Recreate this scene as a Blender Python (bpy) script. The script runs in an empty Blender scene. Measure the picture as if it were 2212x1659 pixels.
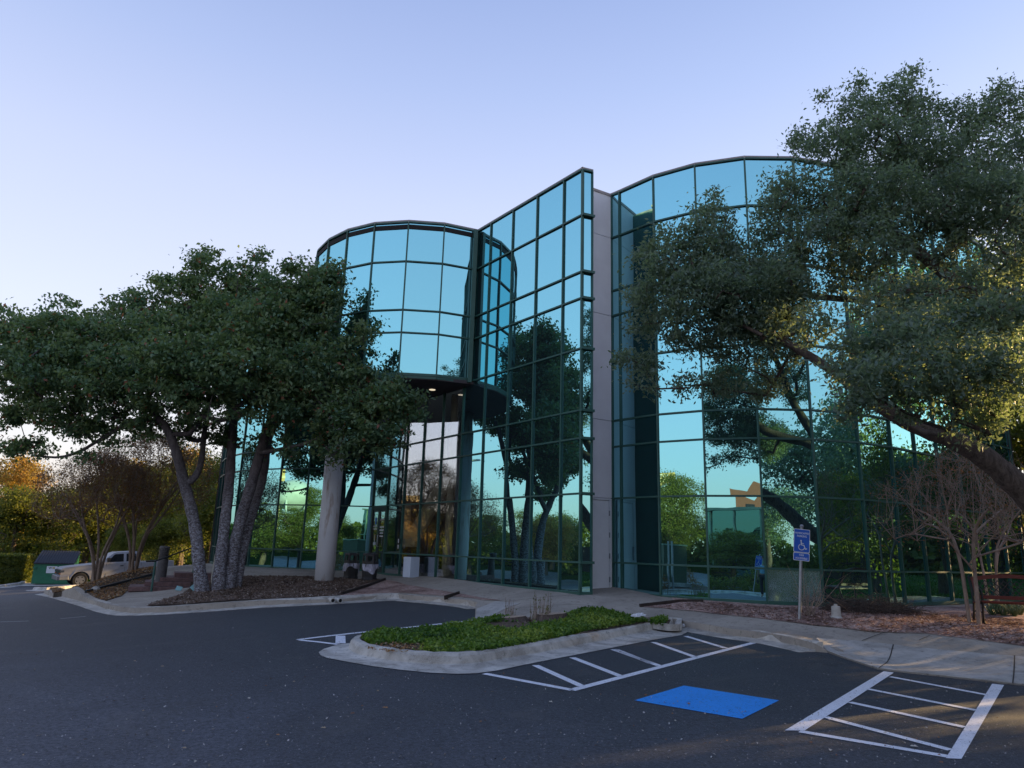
import bpy, bmesh, math, random
import numpy as np
from mathutils import Vector, Matrix, geometry
random.seed(7); RNG = np.random.default_rng(11)
rad = math.radians
S = bpy.context.scene
C = S.collection
# ------------------------------------------------------------------ camera
FPX, PITCH, ROLL, ZC = 1518.0, rad(13.15), rad(1.675), 1.8
PW, PH = 2212.0, 1659.0
fw = Vector((0, math.cos(PITCH), math.sin(PITCH)))
rt0 = Vector((1, 0, 0)); up0 = rt0.cross(fw)
rt = math.cos(ROLL) * rt0 + math.sin(ROLL) * up0
up = -math.sin(ROLL) * rt0 + math.cos(ROLL) * up0
cd = bpy.data.cameras.new('camera'); cam = bpy.data.objects.new('camera', cd); C.objects.link(cam)
M = Matrix((rt, up, -fw)).transposed().to_4x4(); M.translation = (0, 0, ZC)
cam.matrix_world = M
cd.sensor_width = 36; cd.lens = FPX / PW * 36; cd.clip_start = 0.05; cd.clip_end = 5000
S.camera = cam
# ------------------------------------------------------------------ world, sun, exposure
SUN_AZ, SUN_EL = rad(63), rad(9)
w = bpy.data.worlds.new('World'); S.world = w; w.use_nodes = True
nt = w.node_tree; nt.nodes.clear()
out = nt.nodes.new('ShaderNodeOutputWorld'); bg = nt.nodes.new('ShaderNodeBackground')
sky = nt.nodes.new('ShaderNodeTexSky'); sky.sky_type = 'NISHITA'; sky.sun_disc = False
sky.sun_elevation = SUN_EL; sky.sun_rotation = SUN_AZ; sky.air_density = 1.0; sky.dust_density = 1.2; sky.ozone_density = 3.0
tc = nt.nodes.new('ShaderNodeTexCoord'); sx = nt.nodes.new('ShaderNodeSeparateXYZ'); nt.links.new(tc.outputs['Generated'], sx.inputs[0])
rp = nt.nodes.new('ShaderNodeValToRGB'); nt.links.new(sx.outputs['Z'], rp.inputs[0])
els = rp.color_ramp.elements
els[0].position = 0.0; els[0].color = (0.92, 0.70, 0.55, 1)
els[1].position = 1.0; els[1].color = (0.17, 0.26, 0.50, 1)
for p_, c_ in ((0.10, (0.84, 0.77, 0.76, 1)), (0.25, (0.74, 0.76, 0.88, 1)), (0.45, (0.57, 0.62, 0.84, 1)), (0.58, (0.41, 0.49, 0.76, 1)), (0.72, (0.27, 0.35, 0.63, 1))):
    e = els.new(p_); e.color = c_
mul = nt.nodes.new('ShaderNodeMix'); mul.data_type = 'RGBA'; mul.blend_type = 'MULTIPLY'; mul.inputs[0].default_value = 1
mul.inputs[7].default_value = (SKYG := 6.5, SKYG, SKYG, 1)
nt.links.new(rp.outputs[0], mul.inputs[6])
mx = nt.nodes.new('ShaderNodeMix'); mx.data_type = 'RGBA'; mx.inputs[0].default_value = 0.68
nt.links.new(sky.outputs[0], mx.inputs[6]); nt.links.new(mul.outputs[2], mx.inputs[7])
nt.links.new(mx.outputs[2], bg.inputs[0]); bg.inputs[1].default_value = 0.1
nt.links.new(bg.outputs[0], out.inputs[0])
sd = bpy.data.lights.new('sun', 'SUN'); so = bpy.data.objects.new('sun', sd); C.objects.link(so)
sd.energy = 5.0; sd.angle = rad(0.5); sd.color = (1.0, 0.67, 0.30)
sdir = Vector((math.sin(SUN_AZ) * math.cos(SUN_EL), math.cos(SUN_AZ) * math.cos(SUN_EL), math.sin(SUN_EL)))
so.rotation_euler = sdir.to_track_quat('Z', 'Y').to_euler()
S.view_settings.view_transform = 'Standard'; S.view_settings.look = 'None'; S.view_settings.gamma = 1
S.view_settings.exposure = 1.25
S.render.engine = 'CYCLES'; S.cycles.max_bounces = 8; S.cycles.transparent_max_bounces = 8; S.cycles.glossy_bounces = 5
S.cycles.caustics_reflective = False; S.cycles.sample_clamp_indirect = 4

# ------------------------------------------------------------------ node material helpers
def new_mat(name):
    m = bpy.data.materials.new(name); m.use_nodes = True
    n = m.node_tree; b = n.nodes['Principled BSDF']; return m, n, b
def mixc(n, f, a, b_, mode='MIX'):
    x = n.nodes.new('ShaderNodeMix'); x.data_type = 'RGBA'; x.blend_type = mode
    for i, v in ((0, f), (6, a), (7, b_)):
        if isinstance(v, (int, float)): x.inputs[i].default_value = v
        elif isinstance(v, tuple): x.inputs[i].default_value = v if len(v) == 4 else (*v, 1)
        else: n.links.new(v, x.inputs[i])
    return x.outputs[2]
def coord(n, scale=(1, 1, 1)):
    t = n.nodes.new('ShaderNodeTexCoord'); mp = n.nodes.new('ShaderNodeMapping'); n.links.new(t.outputs['Object'], mp.inputs[0])
    mp.inputs['Scale'].default_value = scale; return mp.outputs[0]
def noise(n, co, scale, detail=4, rough=.6, dist=0):
    x = n.nodes.new('ShaderNodeTexNoise'); n.links.new(co, x.inputs['Vector']); x.inputs['Scale'].default_value = scale
    x.inputs['Detail'].default_value = detail; x.inputs['Roughness'].default_value = rough; x.inputs['Distortion'].default_value = dist
    return x.outputs['Fac']
def voro(n, co, scale, feature='F1', out_='Distance'):
    x = n.nodes.new('ShaderNodeTexVoronoi'); x.feature = feature; n.links.new(co, x.inputs['Vector']); x.inputs['Scale'].default_value = scale
    return x.outputs[out_]
def ramp(n, f, stops):
    r = n.nodes.new('ShaderNodeValToRGB'); n.links.new(f, r.inputs[0]); e = r.color_ramp.elements
    e[0].position, e[1].position = stops[0][0], stops[-1][0]
    def c4(v): return (v, v, v, 1) if isinstance(v, (int, float)) else (*v, 1)
    e[0].color, e[1].color = c4(stops[0][1]), c4(stops[-1][1])
    for p_, v in stops[1:-1]: e.new(p_).color = c4(v)
    return r.outputs[0]
def bump(n, b, h, strength=.5, dist=.01):
    x = n.nodes.new('ShaderNodeBump'); x.inputs['Strength'].default_value = strength; x.inputs['Distance'].default_value = dist
    n.links.new(h, x.inputs['Height']); n.links.new(x.outputs[0], b.inputs['Normal'])
def pm(name, c1, c2=None, scale=6, rough=.7, metal=0, bs=0, bscale=40, detail=5, spec=.5, stretch=(1, 1, 1)):
    m, n, b = new_mat(name); co = coord(n, stretch)
    c2 = c2 or tuple(v * .7 for v in c1)
    n.links.new(mixc(n, ramp(n, noise(n, co, scale, detail), ((.3, 0.), (.7, 1.))), c1, c2), b.inputs['Base Color'])
    b.inputs['Roughness'].default_value = rough; b.inputs['Metallic'].default_value = metal; b.inputs['Specular IOR Level'].default_value = spec
    if bs: bump(n, b, noise(n, co, bscale, 6), bs, .01)
    return m

def m_asphalt():
    m, n, b = new_mat('asphalt'); co = coord(n)
    big = ramp(n, noise(n, co, .28, 7, .68, .8), ((.38, 0.), (.62, 1.)))
    # fresh seal coat near the bays, worn and greyer towards the near left
    sepn = n.nodes.new('ShaderNodeSeparateXYZ'); n.links.new(co, sepn.inputs[0])
    gy = n.nodes.new('ShaderNodeMath'); gy.operation = 'MULTIPLY_ADD'; n.links.new(sepn.outputs['X'], gy.inputs[0]); gy.inputs[1].default_value = .35; n.links.new(sepn.outputs['Y'], gy.inputs[2])
    fresh = ramp(n, gy.outputs[0], ((0.0, 0.), (1.0, 1.)))
    mr = n.nodes.new('ShaderNodeMapRange'); n.links.new(gy.outputs[0], mr.inputs[0]); mr.inputs[1].default_value = 4.5; mr.inputs[2].default_value = 9.5
    wear = mixc(n, mr.outputs[0], (.145, .152, .185), (.058, .060, .073))
    c = mixc(n, big, wear, mixc(n, .6, wear, (.045, .047, .057)))
    agg = ramp(n, voro(n, co, 48), ((.12, 1.), (.30, 0.)))
    rndc = ramp(n, noise(n, co, 40, 2), ((.45, 0.), (.62, 1.)))
    f1 = mixc(n, 1., agg, rndc, 'MULTIPLY')
    c = mixc(n, f1, c, (.30, .31, .36))
    c = mixc(n, ramp(n, noise(n, co, 34, 6, .9), ((.60, 0.), (.68, .7))), c, (.26, .26, .30))
    grn = noise(n, co, 24, 8, .9)
    c = mixc(n, ramp(n, grn, ((.44, 0.), (.60, .85))), c, (.016, .016, .018))
    dis = n.nodes.new('ShaderNodeVectorMath'); dis.operation = 'MULTIPLY_ADD'
    nz = n.nodes.new('ShaderNodeTexNoise'); n.links.new(co, nz.inputs['Vector']); nz.inputs['Scale'].default_value = 1.4; nz.inputs['Detail'].default_value = 5
    n.links.new(nz.outputs['Color'], dis.inputs[0]); dis.inputs[1].default_value = (1.3, 1.3, 1.3); n.links.new(co, dis.inputs[2])
    crk = ramp(n, voro(n, dis.outputs[0], .33, 'DISTANCE_TO_EDGE'), ((.0, .8), (.004, 0.)))
    msk = ramp(n, noise(n, co, .3, 1), ((.50, 0.), (.58, 1.)))
    c = mixc(n, mixc(n, 1., crk, msk, 'MULTIPLY'), c, (.008, .008, .009))
    dust = ramp(n, noise(n, co, .55, 8, .75, 1.2), ((.54, 0.), (.72, .45)))
    c = mixc(n, dust, c, (.12, .11, .105))
    n.links.new(c, b.inputs['Base Color']); b.inputs['Roughness'].default_value = .68; b.inputs['Specular IOR Level'].default_value = .5
    bump(n, b, noise(n, co, 70, 5, .8), .9, .02); return m
def m_concrete(name, base=(.46, .44, .41), dark=(.26, .245, .22), joints=0, sc=1.5):
    m, n, b = new_mat(name); co = coord(n)
    c = mixc(n, ramp(n, noise(n, co, sc, 8, .65, .6), ((.40, 0.), (.62, 1.))), base, dark)
    c = mixc(n, ramp(n, noise(n, co, 9, 6, .7), ((.55, 0.), (.68, .85))), c, tuple(v * .4 for v in dark))
    c = mixc(n, ramp(n, noise(n, co, 130, 3), ((.4, 0.), (.7, .5))), c, tuple(v * 1.25 for v in base))
    n.links.new(c, b.inputs['Base Color']); b.inputs['Roughness'].default_value = .9
    bump(n, b, noise(n, co, 60, 6, .75), .6, .012); return m
def m_gravel(name, cols, scale=38, bs=.9):
    m, n, b = new_mat(name); co = coord(n)
    v = n.nodes.new('ShaderNodeTexVoronoi'); n.links.new(co, v.inputs['Vector']); v.inputs['Scale'].default_value = scale
    sc_ = n.nodes.new('ShaderNodeSeparateColor'); n.links.new(v.outputs['Color'], sc_.inputs[0])
    k = len(cols); c = ramp(n, sc_.outputs[0], [(i / (k - 1), cols[i]) for i in range(k)])
    c = mixc(n, ramp(n, noise(n, co, 1.1, 6, .6), ((.45, 0.), (.62, .7))), c, tuple(q * .45 for q in cols[0]))
    n.links.new(c, b.inputs['Base Color']); b.inputs['Roughness'].default_value = 1.0; b.inputs['Specular IOR Level'].default_value = 0
    bump(n, b, mixc(n, .5, v.outputs['Distance'], noise(n, co, 20, 6, .8)), bs, .03); return m
def m_bark(name, base, dark, lich=None, amt=.5, sc=14):
    m, n, b = new_mat(name); co = coord(n, (1, 1, .35)); co2 = coord(n)
    f = noise(n, co, sc, 8, .75, 1.2)
    c = mixc(n, ramp(n, f, ((.36, 0.), (.62, 1.))), dark, base)
    if lich:
        lf = ramp(n, noise(n, coord(n, (1, 1, 1.6)), sc * 2.2, 9, .85, .35), ((.56 - amt * .14, 0.), (.61 - amt * .14, .9)))
        sp = n.nodes.new('ShaderNodeSeparateXYZ'); n.links.new(co2, sp.inputs[0])
        hgt = ramp(n, sp.outputs['Z'], ((.25, 1.), (1., 0.)))
        zz = n.nodes.new('ShaderNodeMapRange'); n.links.new(sp.outputs['Z'], zz.inputs[0]); zz.inputs[1].default_value = 1.6; zz.inputs[2].default_value = 3.6; zz.inputs[3].default_value = 1; zz.inputs[4].default_value = 0.0
        c = mixc(n, mixc(n, 1., lf, zz.outputs[0], 'MULTIPLY'), c, lich)
    n.links.new(c, b.inputs['Base Color']); b.inputs['Roughness'].default_value = .95; b.inputs['Specular IOR Level'].default_value = .2
    bump(n, b, f, .9, .03); return m
def m_leaf(name, cols, trans=.35, rough=.55, spec=.3):
    m = bpy.data.materials.new(name); m.use_nodes = True; n = m.node_tree; b = n.nodes['Principled BSDF']
    a = n.nodes.new('ShaderNodeAttribute'); a.attribute_name = 'r'
    k = len(cols); c = ramp(n, a.outputs['Fac'], [(i / (k - 1), cols[i]) for i in range(k)])
    n.links.new(c, b.inputs['Base Color']); b.inputs['Roughness'].default_value = rough; b.inputs['Specular IOR Level'].default_value = spec
    t = n.nodes.new('ShaderNodeBsdfTranslucent'); br = mixc(n, 1., c, (2.7, 2.5, 1.2, 1), 'MULTIPLY'); n.links.new(br, t.inputs[0])
    mxs = n.nodes.new('ShaderNodeMixShader'); mxs.inputs[0].default_value = trans
    n.links.new(b.outputs[0], mxs.inputs[1]); n.links.new(t.outputs[0], mxs.inputs[2]); n.links.new(mxs.outputs[0], n.nodes['Material Output'].inputs[0]); return m
def m_mirror(name, tint, under=(.01, .016, .018), wave=.0013, graz=.95, trans=0.0, shat=False):
    """coated glass: tinted mirror coat over a dark body"""
    m = bpy.data.materials.new(name); m.use_nodes = True; n = m.node_tree; b = n.nodes['Principled BSDF']; o = n.nodes['Material Output']
    co = coord(n)
    g = n.nodes.new('ShaderNodeBsdfGlossy'); g.inputs['Roughness'].default_value = 0.0
    lw = n.nodes.new('ShaderNodeLayerWeight'); lw.inputs[0].default_value = .5
    fz = ramp(n, lw.outputs['Facing'], ((.72, 0.), (1., 1.)))
    g_c = mixc(n, fz, tint, (graz, graz, graz)); n.links.new(g_c, g.inputs['Color'])
    bp = n.nodes.new('ShaderNodeBump'); bp.inputs['Strength'].default_value = 1.0; bp.inputs['Distance'].default_value = wave
    n.links.new(noise(n, coord(n, (1, 1, 1.35)), 1.2, 1.5, .4), bp.inputs['Height']); n.links.new(bp.outputs[0], g.inputs['Normal'])
    b.inputs['Base Color'].default_value = (*under, 1); b.inputs['Roughness'].default_value = .4; b.inputs['Specular IOR Level'].default_value = 0
    add = n.nodes.new('ShaderNodeAddShader'); n.links.new(g.outputs[0], add.inputs[0])
    if trans:
        t = n.nodes.new('ShaderNodeBsdfTransparent'); t.inputs[0].default_value = (trans, trans, trans * .95, 1); n.links.new(t.outputs[0], add.inputs[1])
    else: n.links.new(b.outputs[0], add.inputs[1])
    n.links.new(add.outputs[0], o.inputs[0])
    if shat:
        ed = ramp(n, voro(n, co, 26, 'DISTANCE_TO_EDGE'), ((.0, 1.), (.09, 0.)))
        v = n.nodes.new('ShaderNodeTexVoronoi'); n.links.new(co, v.inputs['Vector']); v.inputs['Scale'].default_value = 26
        b2 = n.nodes.new('ShaderNodeBump'); b2.inputs['Strength'].default_value = 1; b2.inputs['Distance'].default_value = .05
        n.links.new(v.outputs['Color'], b2.inputs['Height']); n.links.new(b2.outputs[0], g.inputs['Normal']); g.inputs['Roughness'].default_value = .12
        d = n.nodes.new('ShaderNodeBsdfDiffuse'); d.inputs[0].default_value = (.30, .42, .45, 1)
        ms = n.nodes.new('ShaderNodeMixShader'); n.links.new(mixc(n, .5, ed, ramp(n, noise(n, co, 2.2, 4), ((.4, .1), (.7, .9)))), ms.inputs[0])
        n.links.new(add.outputs[0], ms.inputs[1]); n.links.new(d.outputs[0], ms.inputs[2]); n.links.new(ms.outputs[0], o.inputs[0])
    return m
def m_emit(name, c, s):
    m, n, b = new_mat(name); b.inputs['Emission Color'].default_value = (*c, 1); b.inputs['Emission Strength'].default_value = s; return m

MT = dict(
    asphalt=m_asphalt(), concrete=m_concrete('concrete'), kerb=m_concrete('kerb_concrete', (.56, .53, .48), (.27, .245, .21), sc=2.2),
    walk=m_concrete('walk_concrete', (.40, .355, .30), (.26, .23, .195), sc=.8),
    gravel=m_gravel('red_gravel', [(.32, .19, .16), (.46, .32, .27), (.58, .45, .40), (.38, .26, .22)], 30),
    mulch=m_gravel('mulch_soil', [(.11, .078, .062), (.17, .125, .10), (.26, .20, .165), (.13, .092, .075)], 34),
    soil=m_gravel('soil', [(.09, .065, .05), (.15, .115, .085), (.20, .16, .125)], 30),
    grass=m_gravel('lawn_ground', [(.012, .030, .006), (.022, .045, .009), (.035, .055, .012)], 18),
    frame=pm('green_mullion_paint', (.032, .115, .09), (.022, .085, .068), 3, .5, 0), frame_d=pm('dark_bronze_frame', (.02, .024, .026), (.012, .014, .016), 4, .4),
    coping=pm('coping_metal', (.34, .30, .30), (.24, .21, .21), 5, .55),
    stucco=pm('white_panel', (.84, .84, .87), (.74, .73, .76), 1.2, .75, 0, .15, 60), soffit=pm('soffit_brown', (.060, .045, .050), (.045, .035, .04), 2, .7),
    column=None, white=pm('white_paint', (.74, .76, .80), (.68, .70, .74), 3, .5), bluew=pm('white_box', (.62, .70, .82), (.58, .66, .78), 2, .5),
    black=pm('black_plastic', (.018, .018, .02), (.012, .012, .014), 8, .55, 0, .1), rubber=pm('rubber', (.015, .015, .016), None, 10, .85),
    steel=pm('galvanised', (.42, .43, .46), (.3, .31, .34), 14, .45, .8), chrome=pm('chrome', (.6, .6, .62), (.5, .5, .5), 5, .2, 1),
    brick=None, edging=pm('edging_metal', (.028, .035, .04), (.018, .02, .024), 6, .6), timber=pm('timber', (.05, .035, .028), (.025, .018, .015), 12, .9, 0, .4),
    rail=pm('rail_green', (.03, .12, .10), (.02, .085, .075), 8, .5), bollard=pm('bollard_metal', (.10, .095, .10), (.06, .055, .06), 9, .55),
    signblue=pm('sign_blue', (.015, .12, .58), (.012, .10, .52), 3, .35), linewhite=None, lineblue=None,
    dump=pm('dumpster_green', (.018, .17, .085), (.012, .12, .065), 5, .5, 0, .1), dumplid=pm('dumpster_lid', (.022, .025, .035), (.014, .016, .022), 6, .6),
    truck=pm('pewter_paint', (.31, .315, .34), (.28, .285, .31), 2, .35, .15), tglass=pm('tinted_glass', (.012, .015, .017), None, 2, .05, 0, spec=.8),
    yellow=pm('sticker_yellow', (.62, .42, .06), None, 4, .5), bag=None, redwood=pm('bench_wood', (.17, .030, .018), (.11, .018, .012), 14, .5, 0, .2, stretch=(1, 1, 6)),
    iron=pm('cast_iron', (.022, .024, .026), (.035, .03, .028), 20, .6, .3, .2), beige=pm('stair_beige', (.82, .78, .62), None, 3, .7),
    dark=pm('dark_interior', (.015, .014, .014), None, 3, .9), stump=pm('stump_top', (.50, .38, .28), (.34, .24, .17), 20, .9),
    orange=pm('orange_lens', (.5, .12, .02), None, 3, .3), tower=pm('tower_stone', (.62, .42, .16), (.55, .37, .15), .1, .8), towerw=pm('tower_band', (.85, .70, .38), None, .1, .6),
    redbld=pm('red_brick_far', (.32, .13, .09), (.28, .11, .08), .3, .9), tank=pm('tank_paint', (.55, .62, .60), None, .2, .5),
    lightg=pm('pale_green_metal', (.28, .42, .28), None, 1, .5), boxg=pm('transformer_green', (.05, .09, .045), (.04, .07, .035), 2, .5),
    skin=pm('skin', (.42, .24, .17), None, 9, .6), shirt=pm('shirt_blue', (.30, .52, .66), (.26, .46, .60), 7, .9), jeans=pm('trousers', (.025, .025, .035), None, 12, .9), hair=pm('hair', (.03, .02, .015), None, 30, .8),
    poly=pm('plastic_film', (.62, .62, .72), (.45, .45, .55), 9, .35), pvc=pm('pvc', (.55, .54, .5), (.4, .38, .35), 12, .6),
    signcream=pm('sign_cream', (.50, .48, .40), (.42, .40, .34), 5, .7), signteal=pm('sign_teal', (.03, .22, .20), None, 5, .6), signpale=pm('sign_pale', (.25, .48, .52), None, 5, .6),
    bluecar=pm('blue_paint', (.02, .08, .35), None, 2, .25), fence=pm('fence_wood', (.05, .032, .024), (.035, .022, .018), 3, .9),
    mirror=m_mirror('mirror_glass', (.25, .585, .65)), lobby=m_mirror('lobby_glass', (.34, .355, .39), trans=.62, wave=.0012), shattered=m_mirror('shattered_glass', (.25, .5, .55), shat=True),
    farglass=m_mirror('far_glass', (.1, .22, .2), wave=.004),
    bark_oak=m_bark('oak_bark', (.15, .13, .135), (.06, .05, .052), (.36, .37, .41), .50, 6), bark=m_bark('bark', (.16, .125, .105), (.06, .046, .04)),
    bark_crape=m_bark('crape_bark', (.36, .28, .225), (.20, .15, .125), None, 0, 7),
    leaf_oak=m_leaf('leaf_oak_left', [(.05, .105, .07), (.078, .145, .085), (.11, .18, .095), (.15, .205, .10), (.07, .135, .09), (.28, .09, .06)], .28),
    leaf_live=m_leaf('leaf_live_oak', [(.065, .10, .085), (.10, .15, .125), (.16, .215, .19), (.08, .13, .095), (.13, .17, .12)], .42, .5),
    leaf_bg=m_leaf('leaf_background', [(.05, .075, .018), (.09, .12, .024), (.14, .15, .030), (.06, .085, .02)], .35),
    leaf_gold=m_leaf('leaf_autumn', [(.24, .14, .05), (.28, .19, .06), (.17, .15, .05), (.30, .14, .05)], .45),
    leaf_brown=m_leaf('leaf_dry', [(.12, .07, .045), (.17, .085, .045), (.11, .08, .045), (.22, .11, .045)], .3),
    ivy=m_leaf('leaf_ground_cover', [(.035, .09, .015), (.07, .15, .025), (.14, .24, .04), (.05, .11, .02), (.24, .32, .07)], .3, .45),
    chips=m_leaf('wood_chip', [(.08, .05, .038), (.22, .16, .13), (.13, .09, .07), (.42, .36, .31)], .05, .9, .1),
    straw=m_leaf('straw_litter', [(.09, .055, .04), (.17, .10, .075), (.12, .075, .055)], .05, .9, .1),
    dryleaf=m_leaf('fallen_leaf', [(.25, .12, .05), (.36, .22, .11), (.18, .08, .04), (.42, .36, .26)], .15, .7, .2),
    lamp=m_emit('downlight', (1, .85, .6), .35),
)
def m_column():
    m, n, b = new_mat('column_plaster'); co = coord(n)
    c = mixc(n, ramp(n, noise(n, co, 1.2, 5), ((.35, 0.), (.7, 1.))), (.82, .84, .90), (.74, .76, .82))
    st = ramp(n, noise(n, coord(n, (2.6, 2.6, .5)), 1.5, 6, .65, .3), ((.56, 0.), (.70, .8)))
    c = mixc(n, st, c, (.34, .22, .17)); n.links.new(c, b.inputs['Base Color']); b.inputs['Roughness'].default_value = .7
    bump(n, b, noise(n, co, 30, 5), .15, .01); return m
def m_brick():
    m, n, b = new_mat('step_brick'); co = coord(n)
    c = mixc(n, ramp(n, noise(n, co, 9, 6, .7), ((.35, 0.), (.65, 1.))), (.24, .145, .14), (.13, .085, .085))
    n.links.new(c, b.inputs['Base Color']); b.inputs['Roughness'].default_value = .9
    bump(n, b, noise(n, co, 26, 5), .6, .02); return m
def m_line(name, col, wear=.5):
    m = bpy.data.materials.new(name); m.use_nodes = True; n = m.node_tree; b = n.nodes['Principled BSDF']; co = coord(n)
    sp = ramp(n, noise(n, co, 42, 7, .9), ((.55, 0.), (.62, wear)))
    dk = ramp(n, noise(n, co, 3, 5), ((.45, 0.), (.8, .5)))
    c = mixc(n, dk, col, tuple(v * .72 for v in col)); c = mixc(n, sp, c, (.05, .05, .055))
    n.links.new(c, b.inputs['Base Color']); b.inputs['Roughness'].default_value = .75; bump(n, b, noise(n, co, 120, 3), .5, .008)
    inv = ramp(n, noise(n, co, 26, 8, .92), ((.57, 1.), (.61, 0.))); n.links.new(inv, b.inputs['Alpha'])
    return m
MT['column'] = m_column(); MT['brick'] = m_brick(); MT['linewhite'] = m_line('line_white', (.78, .79, .84)); MT['lineblue'] = m_line('line_blue', (.03, .30, .82), .4)

# ------------------------------------------------------------------ mesh builder
class MB:
    def __init__(s): s.v = []; s.f = []; s.mi = []; s.m = 0
    def add(s, vs, fs):
        o = len(s.v); s.v += [tuple(v) for v in vs]; s.f += [tuple(i + o for i in f) for f in fs]; s.mi += [s.m] * len(fs); return s
    def box(s, c, d, rz=0, mat=None):
        hx, hy, hz = d[0] / 2, d[1] / 2, d[2] / 2; R = Matrix.Rotation(rz, 3, 'Z') if mat is None else mat
        vs = [Vector(c) + R @ Vector((x, y, z)) for x in (-hx, hx) for y in (-hy, hy) for z in (-hz, hz)]
        return s.add(vs, [(0, 1, 3, 2), (4, 6, 7, 5), (0, 4, 5, 1), (2, 3, 7, 6), (0, 2, 6, 4), (1, 5, 7, 3)])
    def bar(s, a, b, w, h, upv=(0, 0, 1)):
        a, b = Vector(a), Vector(b); d = b - a; L = d.length; d.normalize(); u = Vector(upv); x = d.cross(u).normalized(); u = x.cross(d)
        R = Matrix((x, d, u)).transposed(); return s.box((a + b) / 2, (w, L, h), mat=R)
    def tube(s, pts, rs, k=8, cap=True):
        pts = [Vector(p) for p in pts]; n = len(pts)
        if isinstance(rs, (int, float)): rs = [rs] * n
        vs = []; prev = None
        for i, p_ in enumerate(pts):
            t = (pts[min(i + 1, n - 1)] - pts[max(i - 1, 0)]).normalized()
            if prev is None: a = Vector((0, 0, 1)) if abs(t.z) < .9 else Vector((1, 0, 0)); x = t.cross(a).normalized()
            else: x = (prev - t * prev.dot(t)).normalized()
            prev = x; y = t.cross(x)
            for j in range(k):
                q = 2 * math.pi * j / k; vs.append(p_ + (x * math.cos(q) + y * math.sin(q)) * rs[i])
        fs = [(i * k + j, i * k + (j + 1) % k, (i + 1) * k + (j + 1) % k, (i + 1) * k + j) for i in range(n - 1) for j in range(k)]
        if cap: fs += [tuple(range(k - 1, -1, -1)), tuple((n - 1) * k + j for j in range(k))]
        return s.add(vs, fs)
    def lathe(s, c, prof, k=24):
        c = Vector(c); vs = []; n = len(prof)
        for r, z in prof:
            for j in range(k): q = 2 * math.pi * j / k; vs.append(c + Vector((r * math.cos(q), r * math.sin(q), z)))
        fs = [(i * k + j, i * k + (j + 1) % k, (i + 1) * k + (j + 1) % k, (i + 1) * k + j) for i in range(n - 1) for j in range(k)]
        fs += [tuple(range(k - 1, -1, -1)), tuple((n - 1) * k + j for j in range(k))]
        return s.add(vs, fs)
    def prism(s, poly, frame, depth):
        """poly: 2D pts; frame: (origin, ux, uy, un); extruded by depth along un"""
        o, ux, uy, un = [Vector(v) for v in frame]; n = len(poly)
        vs = [o + ux * x + uy * y for x, y in poly] + [o + ux * x + uy * y + un * depth for x, y in poly]
        fs = [tuple(range(n)), tuple(range(2 * n - 1, n - 1, -1))] + [(i, i + n, (i + 1) % n + n, (i + 1) % n) for i in range(n)]
        return s.add(vs, fs)
    def quad(s, a, b, c, d): return s.add([a, b, c, d], [(0, 1, 2, 3)])
    def build(s, name, mat, parent=None, smooth=False, loc=None, kind=None, bevel=0):
        me = bpy.data.meshes.new(name); off = Vector((0, 0, 0))
        o = bpy.data.objects.new(name, me); C.objects.link(o)
        if parent is not None: off = ORG[parent.name]; ORG[o.name] = off; o.parent = parent
        elif loc is not None: off = Vector(loc); o.location = off; ORG[o.name] = off
        else: ORG[o.name] = Vector((0, 0, 0))
        me.from_pydata([(v[0] - off.x, v[1] - off.y, v[2] - off.z) for v in s.v], [], s.f)
        mats = mat if isinstance(mat, (list, tuple)) else [mat]
        for m_ in mats: me.materials.append(m_)
        if len(mats) > 1: me.polygons.foreach_set('material_index', s.mi)
        if smooth: me.polygons.foreach_set('use_smooth', [True] * len(me.polygons))
        me.update()
        bm = bmesh.new(); bm.from_mesh(me); bmesh.ops.recalc_face_normals(bm, faces=bm.faces); bm.to_mesh(me); bm.free()
        if smooth == 'auto': me.shade_flat()
        if bevel:
            b = o.modifiers.new('b', 'BEVEL'); b.width = bevel; b.segments = 2; b.limit_method = 'ANGLE'
        if kind: o['kind'] = kind
        return o
ORG = {}
def empty(name, loc, label, cat, group=None):
    o = bpy.data.objects.new(name, None); C.objects.link(o); o.location = loc; o.empty_display_size = .2; ORG[o.name] = Vector(loc)
    o['label'] = label; o['category'] = cat
    if group: o['group'] = group
    return o
def tag(o, label=None, cat=None, group=None, kind=None):
    if label: o['label'] = label
    if cat: o['category'] = cat
    if group: o['group'] = group
    if kind: o['kind'] = kind
    return o
def copy_tree(o, parent=None):
    c = o.copy(); C.objects.link(c); c.parent = parent
    for ch in list(o.children): copy_tree(ch, c)
    return c
def text_mesh(txt, size, frame, name, mat, parent, align='CENTER', depth=.002, sx_=1):
    cu = bpy.data.curves.new('t', 'FONT'); cu.body = txt; cu.size = size; cu.align_x = align; cu.align_y = 'CENTER'; cu.extrude = depth / 2; cu.offset = size * .018
    to = bpy.data.objects.new('t', cu); C.objects.link(to)
    dg = bpy.context.evaluated_depsgraph_get(); me = bpy.data.meshes.new_from_object(to.evaluated_get(dg))
    bpy.data.objects.remove(to); bpy.data.curves.remove(cu)
    o, ux, uy, un = [Vector(v) for v in frame]; off = ORG[parent.name]
    for v in me.vertices: v.co = o + ux * v.co.x * sx_ + uy * v.co.y + un * (v.co.z + depth / 2) - off
    me.materials.clear(); me.materials.append(mat)
    ob = bpy.data.objects.new(name, me); C.objects.link(ob); ob.parent = parent; ORG[ob.name] = off; return ob

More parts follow.
